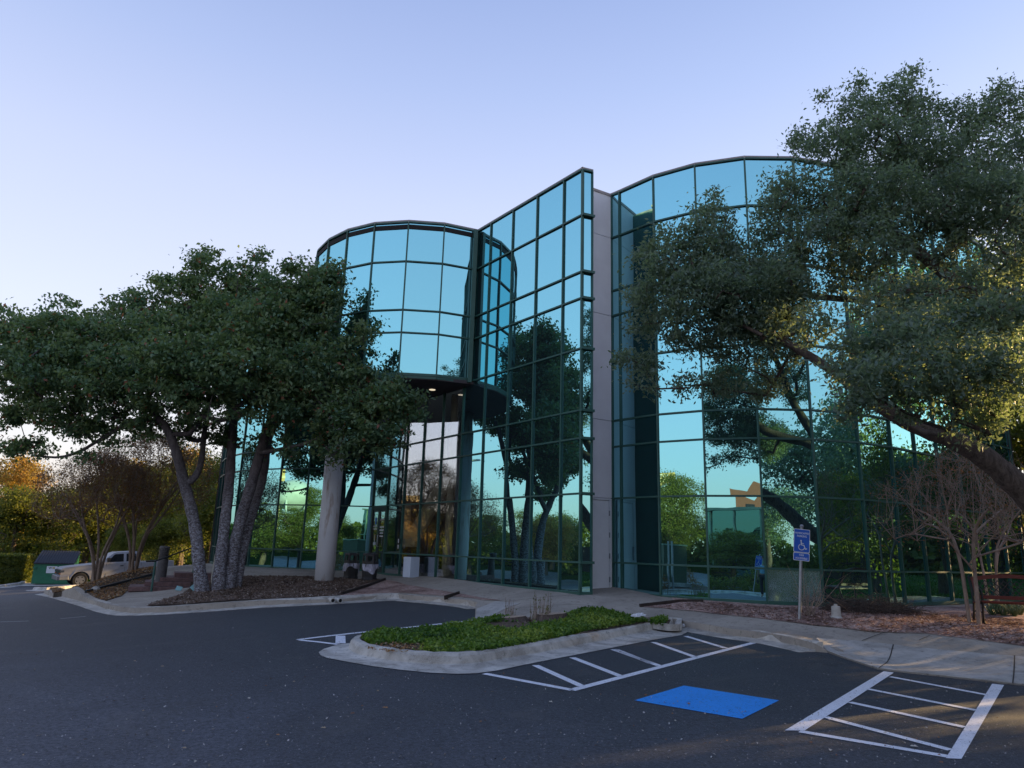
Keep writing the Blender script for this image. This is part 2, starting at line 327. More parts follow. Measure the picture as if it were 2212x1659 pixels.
# ------------------------------------------------------------------ surfaces
def sm(t): t = np.clip(t, 0, 1); return t * t * (3 - 2 * t)
def lot(x, y):
    x = np.asarray(x, float); y = np.asarray(y, float)
    base = .02 * np.clip(y, -10, 20)
    dip = np.interp(-x, [3, 4.5, 6, 9.5, 13, 16, 20, 25, 32], [0, .03, .10, .36, .56, .74, 1.05, 1.48, 1.6])
    return base - dip * sm((y - 2) / 12.)
def ray(u, v):
    d = rt * ((u - PW / 2) / FPX) - up * ((v - PH / 2) / FPX) + fw; return d
def pz(u, v, z):
    d = ray(u, v); t = (z - ZC) / d.z; return Vector((d.x * t, d.y * t, z))
def pd(u, v, D):
    d = ray(u, v); t = D / d.y; return Vector((d.x * t, D, ZC + d.z * t))
def hit(u, v, f=lot):
    d = ray(u, v); ts = np.arange(2, 140, .1); zz = ZC + d.z * ts - f(d.x * ts, d.y * ts)
    i = np.argmax(zz < 0); a, b = ts[i] - .1, ts[i]
    for _ in range(25):
        m_ = (a + b) / 2
        if ZC + d.z * m_ - float(f(d.x * m_, d.y * m_)) > 0: a = m_
        else: b = m_
    x, y = d.x * b, d.y * b; return Vector((x, y, float(f(x, y))))
def smooth_path(P, it=2, closed=False):
    P = [Vector(p) for p in P]
    for _ in range(it):
        Q = [] if closed else [P[0]]
        n = len(P)
        for i in range(n if closed else n - 1):
            a, b = P[i], P[(i + 1) % n]; Q += [a * .75 + b * .25, a * .25 + b * .75]
        if not closed: Q.append(P[-1])
        P = Q
    return P
def resample(P, step, closed=False):
    P = [Vector(p) for p in P]; Q = []
    n = len(P)
    for i in range(n if closed else n - 1):
        a, b = P[i], P[(i + 1) % n]; k = max(1, int((b - a).length / step))
        Q += [a + (b - a) * (j / k) for j in range(k)]
    if not closed: Q.append(P[-1])
    return Q

# ------------------------------------------------------------------ layout (pixels of the photo -> lot surface)
k1px = [(94, 1283), (132, 1290), (192, 1306), (224, 1316), (264, 1325), (288, 1327), (360, 1325), (480, 1317), (560, 1311), (720, 1303), (848, 1294), (888, 1298), (948, 1303), (1008, 1310), (1032, 1315)]
K1 = [hit(*q) for q in k1px]
k2px = [(1456, 1353), (1499, 1361), (1583, 1376), (1667, 1387), (1727, 1400), (1762, 1408)]
K2 = [hit(*q) for q in k2px]
apr = [hit(*q) for q in [(1787, 1410), (1830, 1425), (1897, 1447), (2047, 1464), (2212, 1482)]]
apr.append(apr[-1] + (apr[-1] - apr[-2]).normalized() * 5)
ISL_T = [(1458, 1352), (1328, 1381), (1168, 1413), (1028, 1437), (948, 1440), (856, 1433), (776, 1419), (755, 1408)]
islf = [hit(*q) for q in ISL_T]
islb = [Vector((-2.42, 11.55, 0)), Vector((-2.3, 11.95, 0))] + [pz(u, v, .28 + .13) for u, v in [(888, 1361), (1028, 1341), (1045, 1337)]] + [pz(1120, 1329, .50)] + [pz(u, v, .58) for u, v in [(1208, 1322), (1274, 1316), (1363, 1322)]] + [pz(1454, 1347, .46)]
islb = [Vector((p_.x, p_.y, float(lot(p_.x, p_.y)))) for p_ in islb]

Upts = []
def U_add(P, dz): Upts.extend([(p_.x, p_.y, float(lot(p_.x, p_.y)) + dz) for p_ in P])
U_add(K1[::2], .145); U_add(K2, .145); U_add(apr[:-1], .02); U_add(islb[3:5], .04); U_add([hit(1026, 1330)], .02)
AWx = [Vector((1.73, 17.13)), Vector((-.597, .802))]
WALLZ = .77
bld = [(1.7, 17.0, .77), (3.69, 17.3, .77), (4.69, 16.6, .75), (5.84, 16.2, .73), (7.2, 16.2, .72), (8.3, 16.5, .72), (9.4, 17.0, .72), (10.4, 17.7, .72), (14, 20, .72),
       (.58, 18.6, .80), (-.8, 20.5, .84), (-2.9, 23.3, .85), (-4.98, 26.1, .85), (-7.5, 26.3, .85), (-9.7, 27.3, .84), (-12.2, 30.2, .8), (-5.9, 23.4, .66), (-4.8, 24.0, .66),
       (-8.6, 21.0, .36), (-9.8, 22.0, .34), (-8.4, 24.0, .62), (-9.5, 25.6, .78), (-12.6, 23.0, .17), (-11.6, 23.0, .17), (-10.5, 23.0, .20), (-12.4, 24.9, .62), (-10.6, 24.9, .66), (-11.8, 23.6, .16), (-10.9, 23.6, .18), (-11.8, 24.2, .28), (-10.8, 24.2, .32), (-12.5, 29., .72), (2, 14.9, .52), (1.4, 15.8, .6), (4.6, 14.6, .50), (6.4, 13.9, .56), (8.6, 13.5, .55), (9.5, 13, .5), (12, 14, .6), (9.0, 10.5, .32), (15, 15, .7)]
crest = [pd(*q) for q in [(116, 1281, 25.4), (150, 1275, 26.0), (185, 1266, 26.6), (212, 1252, 27.2), (245, 1243, 27.7), (290, 1231, 28.2), (335, 1224, 28.7)]]
Upts += [tuple(c) for c in crest]
Upts += bld
UA = np.array(Upts)
def tps_fit(A):
    n = len(A); d = np.sqrt(((A[:, None, :2] - A[None, :, :2]) ** 2).sum(-1)) + 1e-9; K = d ** 2 * np.log(d) + np.eye(n) * .02
    Pm = np.hstack([np.ones((n, 1)), A[:, :2]]); L = np.zeros((n + 3, n + 3)); L[:n, :n] = K; L[:n, n:] = Pm; L[n:, :n] = Pm.T
    return np.linalg.solve(L, np.concatenate([A[:, 2], np.zeros(3)]))
UW = tps_fit(UA)
def Uf(x, y):
    x = np.asarray(x, float); y = np.asarray(y, float); sh = x.shape; X = np.stack([x.ravel(), y.ravel()], 1)
    d = np.sqrt(((X[:, None, :] - UA[None, :, :2]) ** 2).sum(-1)) + 1e-9
    z = (d ** 2 * np.log(d)) @ UW[:len(UA)] + UW[-3] + X @ UW[-2:]
    return z.reshape(sh)
def U1(x, y): return float(Uf(np.array([x]), np.array([y]))[0])
def uh(u, v): return hit(u, v, lambda x, y: Uf(np.atleast_1d(x), np.atleast_1d(y)) if np.ndim(x) else U1(x, y))

def inside(poly, X, Y):
    r = np.zeros(X.shape, bool); n = len(poly); j = n - 1
    for i in range(n):
        xi, yi, xj, yj = poly[i][0], poly[i][1], poly[j][0], poly[j][1]
        c = ((yi > Y) != (yj > Y)) & (X < (xj - xi) * (Y - yi) / (yj - yi + 1e-12) + xi); r ^= c; j = i
    return r
def sheet(name, poly, zf, mat, step=.4, dz=0.0, label=None, cat=None, kind='structure', nz=0.0, skirt=0.0, parent=None):
    P = [(p_[0], p_[1]) for p_ in resample([Vector((q[0], q[1], 0)) for q in poly], step, True)]
    P = [p_ for i, p_ in enumerate(P) if math.hypot(p_[0] - P[i - 1][0], p_[1] - P[i - 1][1]) > .01]
    xs = [q[0] for q in P]; ys = [q[1] for q in P]
    gx, gy = np.meshgrid(np.arange(min(xs), max(xs), step), np.arange(min(ys), max(ys), step)); gx = gx.ravel() + .01; gy = gy.ravel() + .013
    inn = inside(P, gx, gy)
    # keep interior points off the border
    PA = np.array(P); gx, gy = gx[inn], gy[inn]
    if len(gx): dd = np.sqrt((gx[:, None] - PA[None, :, 0]) ** 2 + (gy[:, None] - PA[None, :, 1]) ** 2).min(1); gx, gy = gx[dd > step * .4], gy[dd > step * .4]
    vs = [Vector(q) for q in P] + [Vector((a, b)) for a, b in zip(gx, gy)]
    n = len(P)
    r = geometry.delaunay_2d_cdt(vs, [], [list(range(n))], 1, 1e-5)
    co, fs = r[0], r[2]
    X = np.array([c[0] for c in co]); Y = np.array([c[1] for c in co]); Z = zf(X, Y) + dz
    if nz: Z = Z + nz * (np.sin(X * 3.1 + np.sin(Y * 2.3) * 2) * np.cos(Y * 2.7 + X) + .6 * np.sin(X * 9.3 + 1) * np.sin(Y * 8.1))
    b = MB(); b.add(list(zip(X, Y, Z)), [tuple(f) for f in fs])
    if skirt:
        Zp = zf(np.array(xs), np.array(ys)) + dz
        for i in range(n):
            j = (i + 1) % n; b.quad((P[i][0], P[i][1], Zp[i]), (P[j][0], P[j][1], Zp[j]), (P[j][0], P[j][1], Zp[j] - skirt), (P[i][0], P[i][1], Zp[i] - skirt))
    o = b.build(name, mat, parent, smooth=not skirt)
    if kind: o['kind'] = kind
    if label: o['label'] = label
    if cat: o['category'] = cat
    return o

def far_g(X, Y):
    z = lot(X, Y) - .06; R = np.sqrt(X ** 2 + Y ** 2)
    return z
gx = np.concatenate([-np.geomspace(70, 2500, 14)[::-1], np.arange(-68, 68, 2.), np.geomspace(70, 2500, 14)])
GX, GY = np.meshgrid(gx, gx)
b = MB(); n_ = len(gx)
b.add(list(zip(GX.ravel(), GY.ravel(), far_g(GX, GY).ravel())), [(i * n_ + j, i * n_ + j + 1, (i + 1) * n_ + j + 1, (i + 1) * n_ + j) for i in range(n_ - 1) for j in range(n_ - 1)])
b.build('ground', MT['grass'], smooth=True, kind='structure')
# asphalt
lotpoly = [(-70, -16), (-20, -17), (8.5, -14), (9.3, -3), (9.0, 6.0), (apr[-1].x, apr[-1].y + .2), (11.5, 9.5), (11, 14), (4, 18), (-2, 23), (-10, 27), (-14, 44), (-30, 60), (-70, 60)]
lotpoly = [(-62, -16), (-20, -17), (8.5, -14), (9.6, -3), (10.6, 6.0)] + [(p_.x + .05, p_.y + .12) for p_ in apr[::-1]] + [(p_.x + .2, p_.y + .1) for p_ in K2[::-1]] + [(3.6, 16.2), (0, 15.5), (-1.0, 19.2), (-3, 20.4)] + [(p_.x - .1, p_.y + .3) for p_ in K1[::-1][4:]] + [(-16.5, 30), (-16, 48), (-62, 48)]
sheet('parking_lot', lotpoly, lot, MT['asphalt'], 1.0)
# raised paving and beds
Spoly = [tuple(p_[:2]) for p_ in K1] + [tuple(hit(1027, 1318)[:2]), tuple(hit(1026, 1337)[:2]), tuple(islb[4][:2]), (1.2, 14.6), tuple((K2[0] + Vector((-.1, .15, 0)))[:2])] + [tuple(p_[:2]) for p_ in K2] + [tuple(p_[:2]) for p_ in apr] + [(13, 12), (15.5, 19), (13.5, 20.5), (8.3, 18.2), (5, 18), (3, 19.5), (1, 19.8), (-4.4, 26.9), (-9.5, 28.2), (-12.3, 33)] + [tuple(p_[:2]) for p_ in crest[::-1]]
def offs(P, d):
    Q = []
    n = len(P)
    for i in range(n):
        t = (P[min(i + 1, n - 1)] - P[max(i - 1, 0)]); t.z = 0; t.normalize(); Q.append(P[i] + Vector((-t.y, t.x, 0)) * d)
    return Q
K1s = resample(smooth_path(K1, 2), .25); K2s = resample(smooth_path(K2, 2), .25)
sheet('pavement', Spoly, Uf, MT['walk'], .45, skirt=.9)
def kerb(path, name, left=True, gutter=.42, h=.15, wtop=.16, closed=False):
    prof = [(-gutter, -.06), (-gutter, .006), (-.02, .022), (0.0, .03), (.025, h - .035), (.06, h), (wtop, h + .006), (wtop + .01, h - .12)]
    b = MB(); n = len(path); k = len(prof); sgn = 1 if left else -1
    for i in range(n):
        if closed: t = path[(i + 1) % n] - path[i - 1]
        else: t = path[min(i + 1, n - 1)] - path[max(i - 1, 0)]
        t.z = 0; t.normalize(); nn = Vector((-t.y, t.x, 0)) * sgn
        wob = 0.004 * math.sin(i * 1.7)
        for a, z in prof:
            q = path[i] + nn * a; zl = float(lot(path[i].x, path[i].y)) if a >= 0 else float(lot(q.x, q.y))
            b.v.append((q.x, q.y, zl + z + (wob if z > .05 else 0)))
    for i in range(n if closed else n - 1):
        j = (i + 1) % n
        for c in range(k - 1): b.f.append((i * k + c, j * k + c, j * k + c + 1, i * k + c + 1)); b.mi.append(0)
    if not closed:
        b.f.append(tuple(range(k))); b.mi.append(0); b.f.append(tuple((n - 1) * k + c for c in range(k))); b.mi.append(0)
    return b.build(name, MT['kerb'], kind='structure')
kerb(K1s, 'kerb', True, .30); kerb(K2s, 'kerb', True, .35)
# island
isl = resample(smooth_path(islf[:3], 1) + islf[3:] + islb, .18, True)
# light smoothing of the outline
isl = smooth_path(resample(islf + islb, .3, True), 2, True)
ctr = sum((Vector((p_.x, p_.y, 0)) for p_ in isl), Vector()) / len(isl)
area = sum(isl[i].x * isl[(i + 1) % len(isl)].y - isl[(i + 1) % len(isl)].x * isl[i].y for i in range(len(isl)))
isl_left = area > 0
kerb(isl, 'kerb', isl_left, .12, .16, .15, True)
pan = [hit(u, v) for u, v in [(686, 1407), (695, 1420), (740, 1429), (832, 1445), (968, 1458), (1050, 1455), (1152, 1433), (1288, 1407), (1400, 1385), (1495, 1369), (1470, 1350), (1200, 1395), (950, 1430), (780, 1412), (762, 1390), (735, 1392)]]
sheet('gutter', smooth_path(pan, 1, True), lot, MT['kerb'], .3, .009)
def Iz(X, Y):
    e = np.sqrt((X - ctr.x) ** 2 + (Y - ctr.y) ** 2); return np.maximum(lot(X, Y) + .135, Uf(X, Y) + .008) + .03 * np.exp(-(e / 1.6) ** 2)
isl_in = [p_ + (ctr - Vector((p_.x, p_.y, 0))).normalized() * .12 for p_ in isl]
sheet('planting_bed', isl_in, Iz, MT['soil'], .2, nz=.012)
# ramp slab and joints
def strip(name, pts, w_, zf, mat, dz, parent=None, kind='structure'):
    P = resample([Vector((q[0], q[1], 0)) for q in pts], .3); b = MB(); n = len(P)
    for i in range(n):
        t = (P[min(i + 1, n - 1)] - P[max(i - 1, 0)]).normalized(); nn = Vector((-t.y, t.x, 0)) * w_ / 2
        for s_ in (-1, 1):
            q = P[i] + nn * s_; zz = float(zf(np.array([q.x]), np.array([q.y]))[0]) + dz; b.v.append((q.x, q.y, zz))
    for i in range(n - 1): b.f.append((2 * i, 2 * i + 1, 2 * i + 3, 2 * i + 2)); b.mi.append(0)
    o = b.build(name, mat, parent); o['kind'] = kind; return o
rampb = [uh(*q) for q in [(1763, 1379), (1850, 1385), (1927, 1393), (2059, 1407), (2212, 1420)]]; rampb.append(rampb[-1] + (rampb[-1] - rampb[-2]))
sheet('ramp', [tuple(p_[:2]) for p_ in apr] + [tuple(p_[:2]) for p_ in rampb[::-1]], Uf, MT['concrete'], .3, .012, skirt=.12)
rA = [uh(*q) for q in [(1030, 1316), (1027, 1337), (1050, 1336), (1088, 1317), (1124, 1304), (1070, 1300)]]
sheet('ramp', rA, Uf, MT['concrete'], .25, .014, skirt=.12)
jm = pm('joint_dark', (.05, .042, .036), None, 8, .95)
for a, b_ in [((1898, 1446), (1930, 1394)), ((2188, 1479), (2192, 1418)), ((1862, 1386), (1930, 1362)), ((1100, 1300), (1263, 1288)), ((1108, 1317), (1290, 1311)), ((640, 1243), (600, 1260)), ((1985, 1385), (2010, 1374))]:
    strip('joint', [uh(*a), uh(*b_)], .016, Uf, jm, .018)
# beds
sheet('gravel_bed', [uh(*q) for q in [(1383, 1311), (1420, 1305), (1455, 1300)]] + [(3.9, 17.2), (4.75, 16.6), (5.86, 16.25), (7.15, 16.2), (8.35, 16.45), (9.5, 17.0), (10.5, 17.6), (14.5, 20.4), (15.4, 18.5), (12.4, 12.9)] + [uh(*q) for q in [(2212, 1396), (2100, 1381), (2000, 1369), (1880, 1366), (1760, 1352), (1680, 1341), (1590, 1331), (1500, 1321), (1430, 1314)]], Uf, MT['gravel'], .22, .012, nz=.006)
def near_i(q): t = hit(*q); return min(range(len(K1s)), key=lambda k: (K1s[k] - t).length)
K1in = offs(K1s, .175)
sheet('gravel_bed', offs(K1s, .185)[near_i((738, 1302)):-2] + [uh(*q) for q in [(1085, 1298), (1000, 1284), (880, 1264), (832, 1253), (790, 1262), (737, 1284)]], Uf, MT['gravel'], .22, .011, nz=.004)
mulch_poly = K1in[near_i((292, 1327)):near_i((735, 1302))] + [uh(*q) for q in [(735, 1286), (790, 1262), (830, 1253), (745, 1249), (690, 1247), (600, 1245), (518, 1245), (440, 1245), (432, 1262), (390, 1285), (340, 1300)]]
sheet('mulch_bed', mulch_poly, Uf, MT['mulch'], .25, .016, nz=.012)
slope_poly = K1in[:near_i((212, 1313))] + [uh(*q) for q in [(262, 1288), (274, 1277), (335, 1240)]] + crest[::-1]
sheet('mulch_bed', slope_poly, Uf, MT['soil'], .3, .016, nz=.014, skirt=1.2)

# painted markings
def quadmark(pxs, name='painted_line', mat='linewhite', dz=.006):
    P = [hit(*q) for q in pxs]; return sheet(name, P, lot, MT[mat], .25, dz)
def lineM(a, b_, w_, dz=.006): A, B = hit(*a), hit(*b_); return strip('painted_line', [A, B], w_, lot, MT['linewhite'], dz)
R_ = lambda x, y: (1327.2 + .4 * x, 1271.9 + .4 * y)
L_ = lambda x, y: (608.3 + .4 * x, 1189 + .4 * y)
quadmark([R_(108, 605), R_(375, 525), R_(890, 605), R_(690, 705)], 'painted_square', 'lineblue')
quadmark([R_(920, 768), R_(1455, 447), R_(1510, 455), R_(1028, 768)])
quadmark([R_(1790, 918), R_(2040, 515), R_(2105, 522), R_(1875, 922)])
for (a, b_) in [((1490, 477), (2012, 575)), ((1368, 543), (1952, 658)), ((1272, 615), (1892, 750)), ((1140, 695), (1815, 873)), ((1000, 772), (1800, 908))]:
    lineM(R_(*a), R_(*b_), .10)
lineM(L_(1565, 757), R_(750, 293), .11)
for a, b_ in [(L_(1095, 667), L_(1570, 756)), (L_(1370, 622), L_(1620, 735)), (L_(1570, 580), L_(1835, 683)), (L_(1790, 536), L_(2040, 625)), (R_(10, 330), R_(200, 405)), (R_(210, 290), R_(440, 372)), (R_(385, 257), R_(600, 322))]:
    lineM(a, b_, .11)
lineM(L_(85, 484), L_(1062, 376), .10); lineM(L_(100, 486), L_(305, 509), .10); lineM(L_(318, 462), L_(318, 503), .16)
MT['lineold'] = m_line('line_faded', (.34, .34, .37), .6)
for a, b_ in [((0, 1344), (62, 1342)), ((130, 1337), (185, 1332))]: strip('painted_line', [hit(*a), hit(*b_)], .08, lot, MT['lineold'], .006)
# ------------------------------------------------------------------ office building
ROWS = [11.8, 10.47, 8.87, 8.14, 6.79, 5.19, 4.49, 3.14, 1.52]
BLD = empty('office_building', (0, 20, .77), 'three storey office building with curved blue green mirror glass walls and a white wall fin', 'building')
def v2(x, y): return Vector((x, y, 0))
A0, Ad = v2(1.73, 17.13), v2(-.597, .802).normalized()
flat = [A0] + [A0 + Ad * (.754 + 1.165 * k) for k in range(10)]
drum = [v2(-1.26, 21.14), v2(-2.3, 20.71), v2(-3.43, 20.60), v2(-4.55, 20.82), v2(-5.54, 21.37), v2(-6.35, 22.15), v2(-6.98, 23.1), v2(-7.35, 24.2), v2(-7.5, 25.35), v2(-7.35, 26.5)]
right = [v2(2.70, 18.52), v2(2.90, 18.31), v2(3.69, 17.42), v2(4.66, 16.76), v2(5.84, 16.35), v2(7.09, 16.31), v2(8.30, 16.58), v2(9.38, 17.14)]
for _ in range(6): right.append(right[-1] + v2(math.cos(rad(35)), math.sin(rad(35))) * 1.2)
left = [flat[-1], v2(-6.25, 26.2), v2(-7.5, 26.4), v2(-8.65, 26.75), v2(-9.75, 27.35), v2(-10.7, 28.1), v2(-11.5, 29.1), v2(-12.2, 30.2), v2(-12.8, 31.4)]
ret = [v2(2.02, 17.24), A0]
PANES = []
def wall(pts, rows, z0, n_out, name='curtain_wall', frame='frame', fw_=.042, fd=.075, vw=.042, skipv=(), lobby=False, door=None, cope=True, first=True, last=True):
    """pts run along the wall; n_out: +1 if outside lies to the left of travel"""
    b = MB(); n = len(pts)
    zt = rows[0]; R = rows + [z0]
    norms = []
    for i in range(n - 1):
        t = (pts[i + 1] - pts[i]).normalized(); norms.append(v2(-t.y, t.x) * n_out)
    for i in range(n):
        if (i == 0 and not first) or (i == n - 1 and not last): continue
        nn = (norms[max(i - 1, 0)] + norms[min(i, n - 2)]).normalized()
        c = pts[i] - nn * (fd / 2 - .022); c.z = (z0 + zt) / 2
        b.box(c, (vw, fd, zt - z0), math.atan2(nn.y, nn.x) - math.pi / 2)
    for i in range(n - 1):
        nn = norms[i]; a, c = pts[i].copy(), pts[i + 1].copy(); t = (c - a).normalized()
        for j, z in enumerate(R):
            if door and i in door and z < 3 and z > z0 + .01: continue
            h = fw_ * (1.9 if z == z0 else 1)
            p1 = a - nn * (fd / 2 - .02 - .006); p2 = c - nn * (fd / 2 - .02 - .006); p1.z = p2.z = z + (h / 2 if z == z0 else 0)
            b.bar(p1 + t * .02, p2 - t * .02, fd, h)
        for j in range(len(R) - 1):
            if door and i in door and R[j + 1] < 3.0: continue
            PANES.append([a - nn * .022, c - nn * .022, R[j + 1], R[j], nn, None, lobby and not (R[j] > 20)])
    o = b.build(name, MT[frame], BLD)
    for q in PANES:
        if q[5] is None: q[5] = o
    if cope:
        cb = MB()
        P = []
        for i in range(n): nn = (norms[max(i - 1, 0)] + norms[min(i, n - 2)]).normalized(); P.append(pts[i] - nn * .06)
        for i in range(n - 1):
            p1, p2 = P[i].copy(), P[i + 1].copy(); p1.z = p2.z = zt + .04 + .001 * (i % 2); t = (p2 - p1).normalized()
            cb.bar(p1 - t * .02, p2 + t * .02, .13, .07)
        cb.build('coping', MT['coping'], BLD)
    return o
wall(flat[:6], ROWS, WALLZ, -1 * -1)      # sunlit-sky side faces the lot
lobby_pts = flat[5:]
wall(lobby_pts[:-2], [6.79] + ROWS[5:], WALLZ, 1, lobby=True, cope=False, first=False, last=False)
wall(flat[-3:], [6.79] + ROWS[5:], WALLZ, 1, lobby=True, cope=False, door=(1,), frame='frame')
wall(drum, ROWS[:4] + [], 6.79, 1)
wall(right, ROWS, WALLZ - .03, -1)
wall(ret, ROWS, WALLZ, 1, vw=.03)
wall(left, ROWS, WALLZ + .04, 1, first=False)
# corner fin where the drum meets the flat wall
b = MB(); cfin = drum[0] + v2(-.06, -.12); b.box((cfin.x, cfin.y, (6.72 + 11.78) / 2), (.13, .13, 11.78 - 6.72), .3); b.build('corner_mullion', MT['frame'], BLD)
# protruding row caps round the end of the flat wall
for z in ROWS[1:] :
    b = MB(); p1 = ret[0] + v2(.05, -.03); p2 = A0 + v2(.0, -.05); p3 = flat[1] + v2(-.03, -.05)
    b.bar((p1.x, p1.y, z), (p2.x, p2.y, z), .07, .062); b.build('row_cap', MT['frame'], BLD)
# panes
def area_px(q):
    vs = []
    for p_, z in ((q[0], q[2]), (q[1], q[2]), (q[1], q[3]), (q[0], q[3])):
        d = Vector((p_.x, p_.y, z - ZC)); Z = d.dot(fw); vs.append((d.dot(rt) / Z * FPX + PW / 2, -d.dot(up) / Z * FPX + PH / 2))
    a = abs(sum(vs[i][0] * vs[(i + 1) % 4][1] - vs[(i + 1) % 4][0] * vs[i][1] for i in range(4))) / 2
    cx = sum(v[0] for v in vs) / 4; cy = sum(v[1] for v in vs) / 4
    facing = (Vector((q[0].x, q[0].y, 0))).dot(q[4]) < 0
    return a if facing and -100 < cx < PW + 100 and -50 < cy < PH else 0
for q in PANES: q.append(area_px(q))
PANES.sort(key=lambda q: -q[7])
prn = random.Random(3)
def pane_into(b, q):
    a, c, z0, z1, nn = q[:5]; a = a.copy(); c = c.copy(); t = (c - a).normalized()
    e = [(prn.random() - .5) * .009 for _ in range(4)]
    k = [(a, z0), (c, z0), (c, z1), (a, z1)]
    e[3] = e[0] - e[1] + e[2]
    F = [Vector((p_.x, p_.y, z)) + nn * e[i] for i, (p_, z) in enumerate(k)]; Bk = [f_ - nn * .012 for f_ in F]
    b.add(F + Bk, [(0, 1, 2, 3), (7, 6, 5, 4), (0, 4, 5, 1), (1, 5, 6, 2), (2, 6, 7, 3), (3, 7, 4, 0)])
stuffm, stuffl = MB(), MB()
brk = min(PANES, key=lambda q: ((q[0] - right[4] - (right[5] - right[4]) * 0).length + abs(q[2] - (WALLZ - .03)) * 3) if (q[0] - right[4]).length < .1 else 99)
for i, q in enumerate(PANES):
    mtn = 'lobby' if q[6] else 'mirror'
    if q is brk: mtn = 'shattered'
    if i < 99 or q is brk:
        b = MB(); pane_into(b, q); o = b.build('glass_pane', MT[mtn], q[5])
        if q is brk: o['label'] = 'shattered glass pane in the bottom row behind the blue parking sign'
    else: pane_into(stuffl if q[6] else stuffm, q)
o = stuffm.build('glass_pane', MT['mirror'], BLD); o['kind'] = 'stuff'
o = stuffl.build('glass_pane', MT['lobby'], BLD); o['kind'] = 'stuff'
# white wall between flat wall and right drum with its tall door
wa, wb = v2(1.50, 17.78), v2(2.72, 18.50); wt = (wb - wa).normalized(); wn = v2(wt.y, -wt.x)
b = MB(); c = (wa + wb) / 2 - wn * .12; L = (wb - wa).length; an = math.atan2(wt.y, wt.x)
segs = [(.70, 3.13), (3.145, 5.18), (5.195, 8.13), (8.145, 10.46), (10.475, 11.76)]
for k, (za, zb) in enumerate(segs): b.box((c.x, c.y, (za + zb) / 2), (L, .2, zb - za), an)
b.box((c.x - wn.x * .03, c.y - wn.y * .03, 6), (L - .02, .15, 10.9), an)
b.build('white_wall', MT['stucco'], BLD)
b = MB(); b.box((c.x, c.y, 11.80), (L + .02, .24, .08), an); b.build('coping', MT['coping'], BLD)
# side of the flat-wall fin behind the glass return
b = MB(); q0 = v2(2.0, 17.27); q1 = v2(1.62, 17.86); b.bar((q0.x - .08, q0.y + .0, 6.2), (q1.x - .02, q1.y, 6.2), .1, 11.0); b.build('fin_side_wall', MT['frame'], BLD)
dw = .82; dc = wb - wt * (.16 + dw / 2) + wn * .0
b = MB(); b.box((dc.x, dc.y, .80 + 1.13), (dw, .05, 2.26), an); door = b.build('door', MT['white'], BLD, bevel=.004)
for z in (1.1, 1.68, 2.2, 2.75):
    b = MB(); h = dc + wt * (dw / 2 + .012) + wn * .035; b.box((h.x, h.y, z), (.03, .03, .13), an); b.build('hinge', MT['steel'], door)
b = MB(); h = dc - wt * (dw / 2 - .07) + wn * .06; b.box((h.x, h.y, 1.75), (.02, .04, .35), an); b.build('handle', MT['steel'], door)
b = MB()
for s_ in (-1, 1):
    h = dc + wt * s_ * (dw / 2 + .03) + wn * .005; b.box((h.x, h.y, .80 + 1.15), (.045, .06, 2.32), an)
h = dc + wn * .005; b.box((h.x, h.y, 3.10), (dw + .01, .06, .045), an)
b.build('door_frame', MT['white'], BLD)
# soffit under the drum, roofs
def poly_flat(name, pts, z, th, mat, dirn=-1):
    b = MB(); b.prism([(p_.x, p_.y) for p_ in pts], ((0, 0, z), (1, 0, 0), (0, 1, 0), (0, 0, dirn)), th); return b.build(name, mat, BLD)
sof = [v2(-1.1, 21.12)] + [p_ + (v2(p_.x, p_.y) - v2(-3.3, 25)).normalized() * .02 for p_ in drum[1:]] + [v2(-5.0, 26.5)]
poly_flat('soffit', sof, 6.78, .10, MT['soffit'])
poly_flat('roof', drum + [v2(-3, 30), v2(2, 24)], 11.72, .15, MT['dark'])
poly_flat('roof', [A0 + v2(.2, .2)] + [p_ + v2(.12, .1) for p_ in flat[1:4]] + [v2(3, 28), v2(13, 27), v2(14.0, 21)] + [p_ + v2(-.05, .12) for p_ in right[::-1]] + [wb - wn * .15 + v2(.1,.1), wa - wn * .15], 11.62, .1, MT['dark'])
poly_flat('roof', left[1:] + [v2(-8, 36), v2(3, 28), v2(-3, 26)], 11.66, .1, MT['dark'])
# hidden back and end walls close the volume
b = MB()
P = [right[-1], v2(14.8, 23), v2(10, 34), v2(-6, 40), v2(-12.2, 36), left[-1]]
for i in range(len(P) - 1): b.bar((P[i].x, P[i].y, 6.0), (P[i + 1].x, P[i + 1].y, 6.0), .2, 11.3)
b.build('rear_wall', MT['frame_d'], BLD)
# column
colp = v2(-5.72, 22.95)
b = MB(); zc0 = U1(colp.x, colp.y) - .1
b.lathe((colp.x, colp.y, 0), [(.30, zc0), (.30, 3.2), (.302, 3.21), (.30, 3.22), (.30, 6.72)], 40); b.build('column', MT['column'], BLD, smooth=True)
# soffit downlights
b = MB(); b.lathe((-3.2, 22.0, 6.66), [(.11, 0), (.11, .02)], 20); b.build('downlight', MT['dark'], BLD)
b = MB(); b.lathe((-2.55, 22.0, 6.665), [(.10, 0), (.10, .015)], 20); b.build('downlight', MT['lamp'], BLD)
# drum bottom trim
b = MB()
for i in range(len(drum) - 1): p1, p2 = drum[i].copy(), drum[i + 1].copy(); p1.z = p2.z = 6.74; b.bar(p1, p2, .09, .07)
b.build('soffit_trim', MT['frame'], BLD)
# entrance doors (last bay of the flat wall)
Dn = v2(-Ad.y, Ad.x); ent_a, ent_b = flat[-2], flat[-1]
dm = (ent_a + ent_b) / 2; ea = math.atan2(Ad.y, Ad.x); Ew = (ent_b - ent_a).length
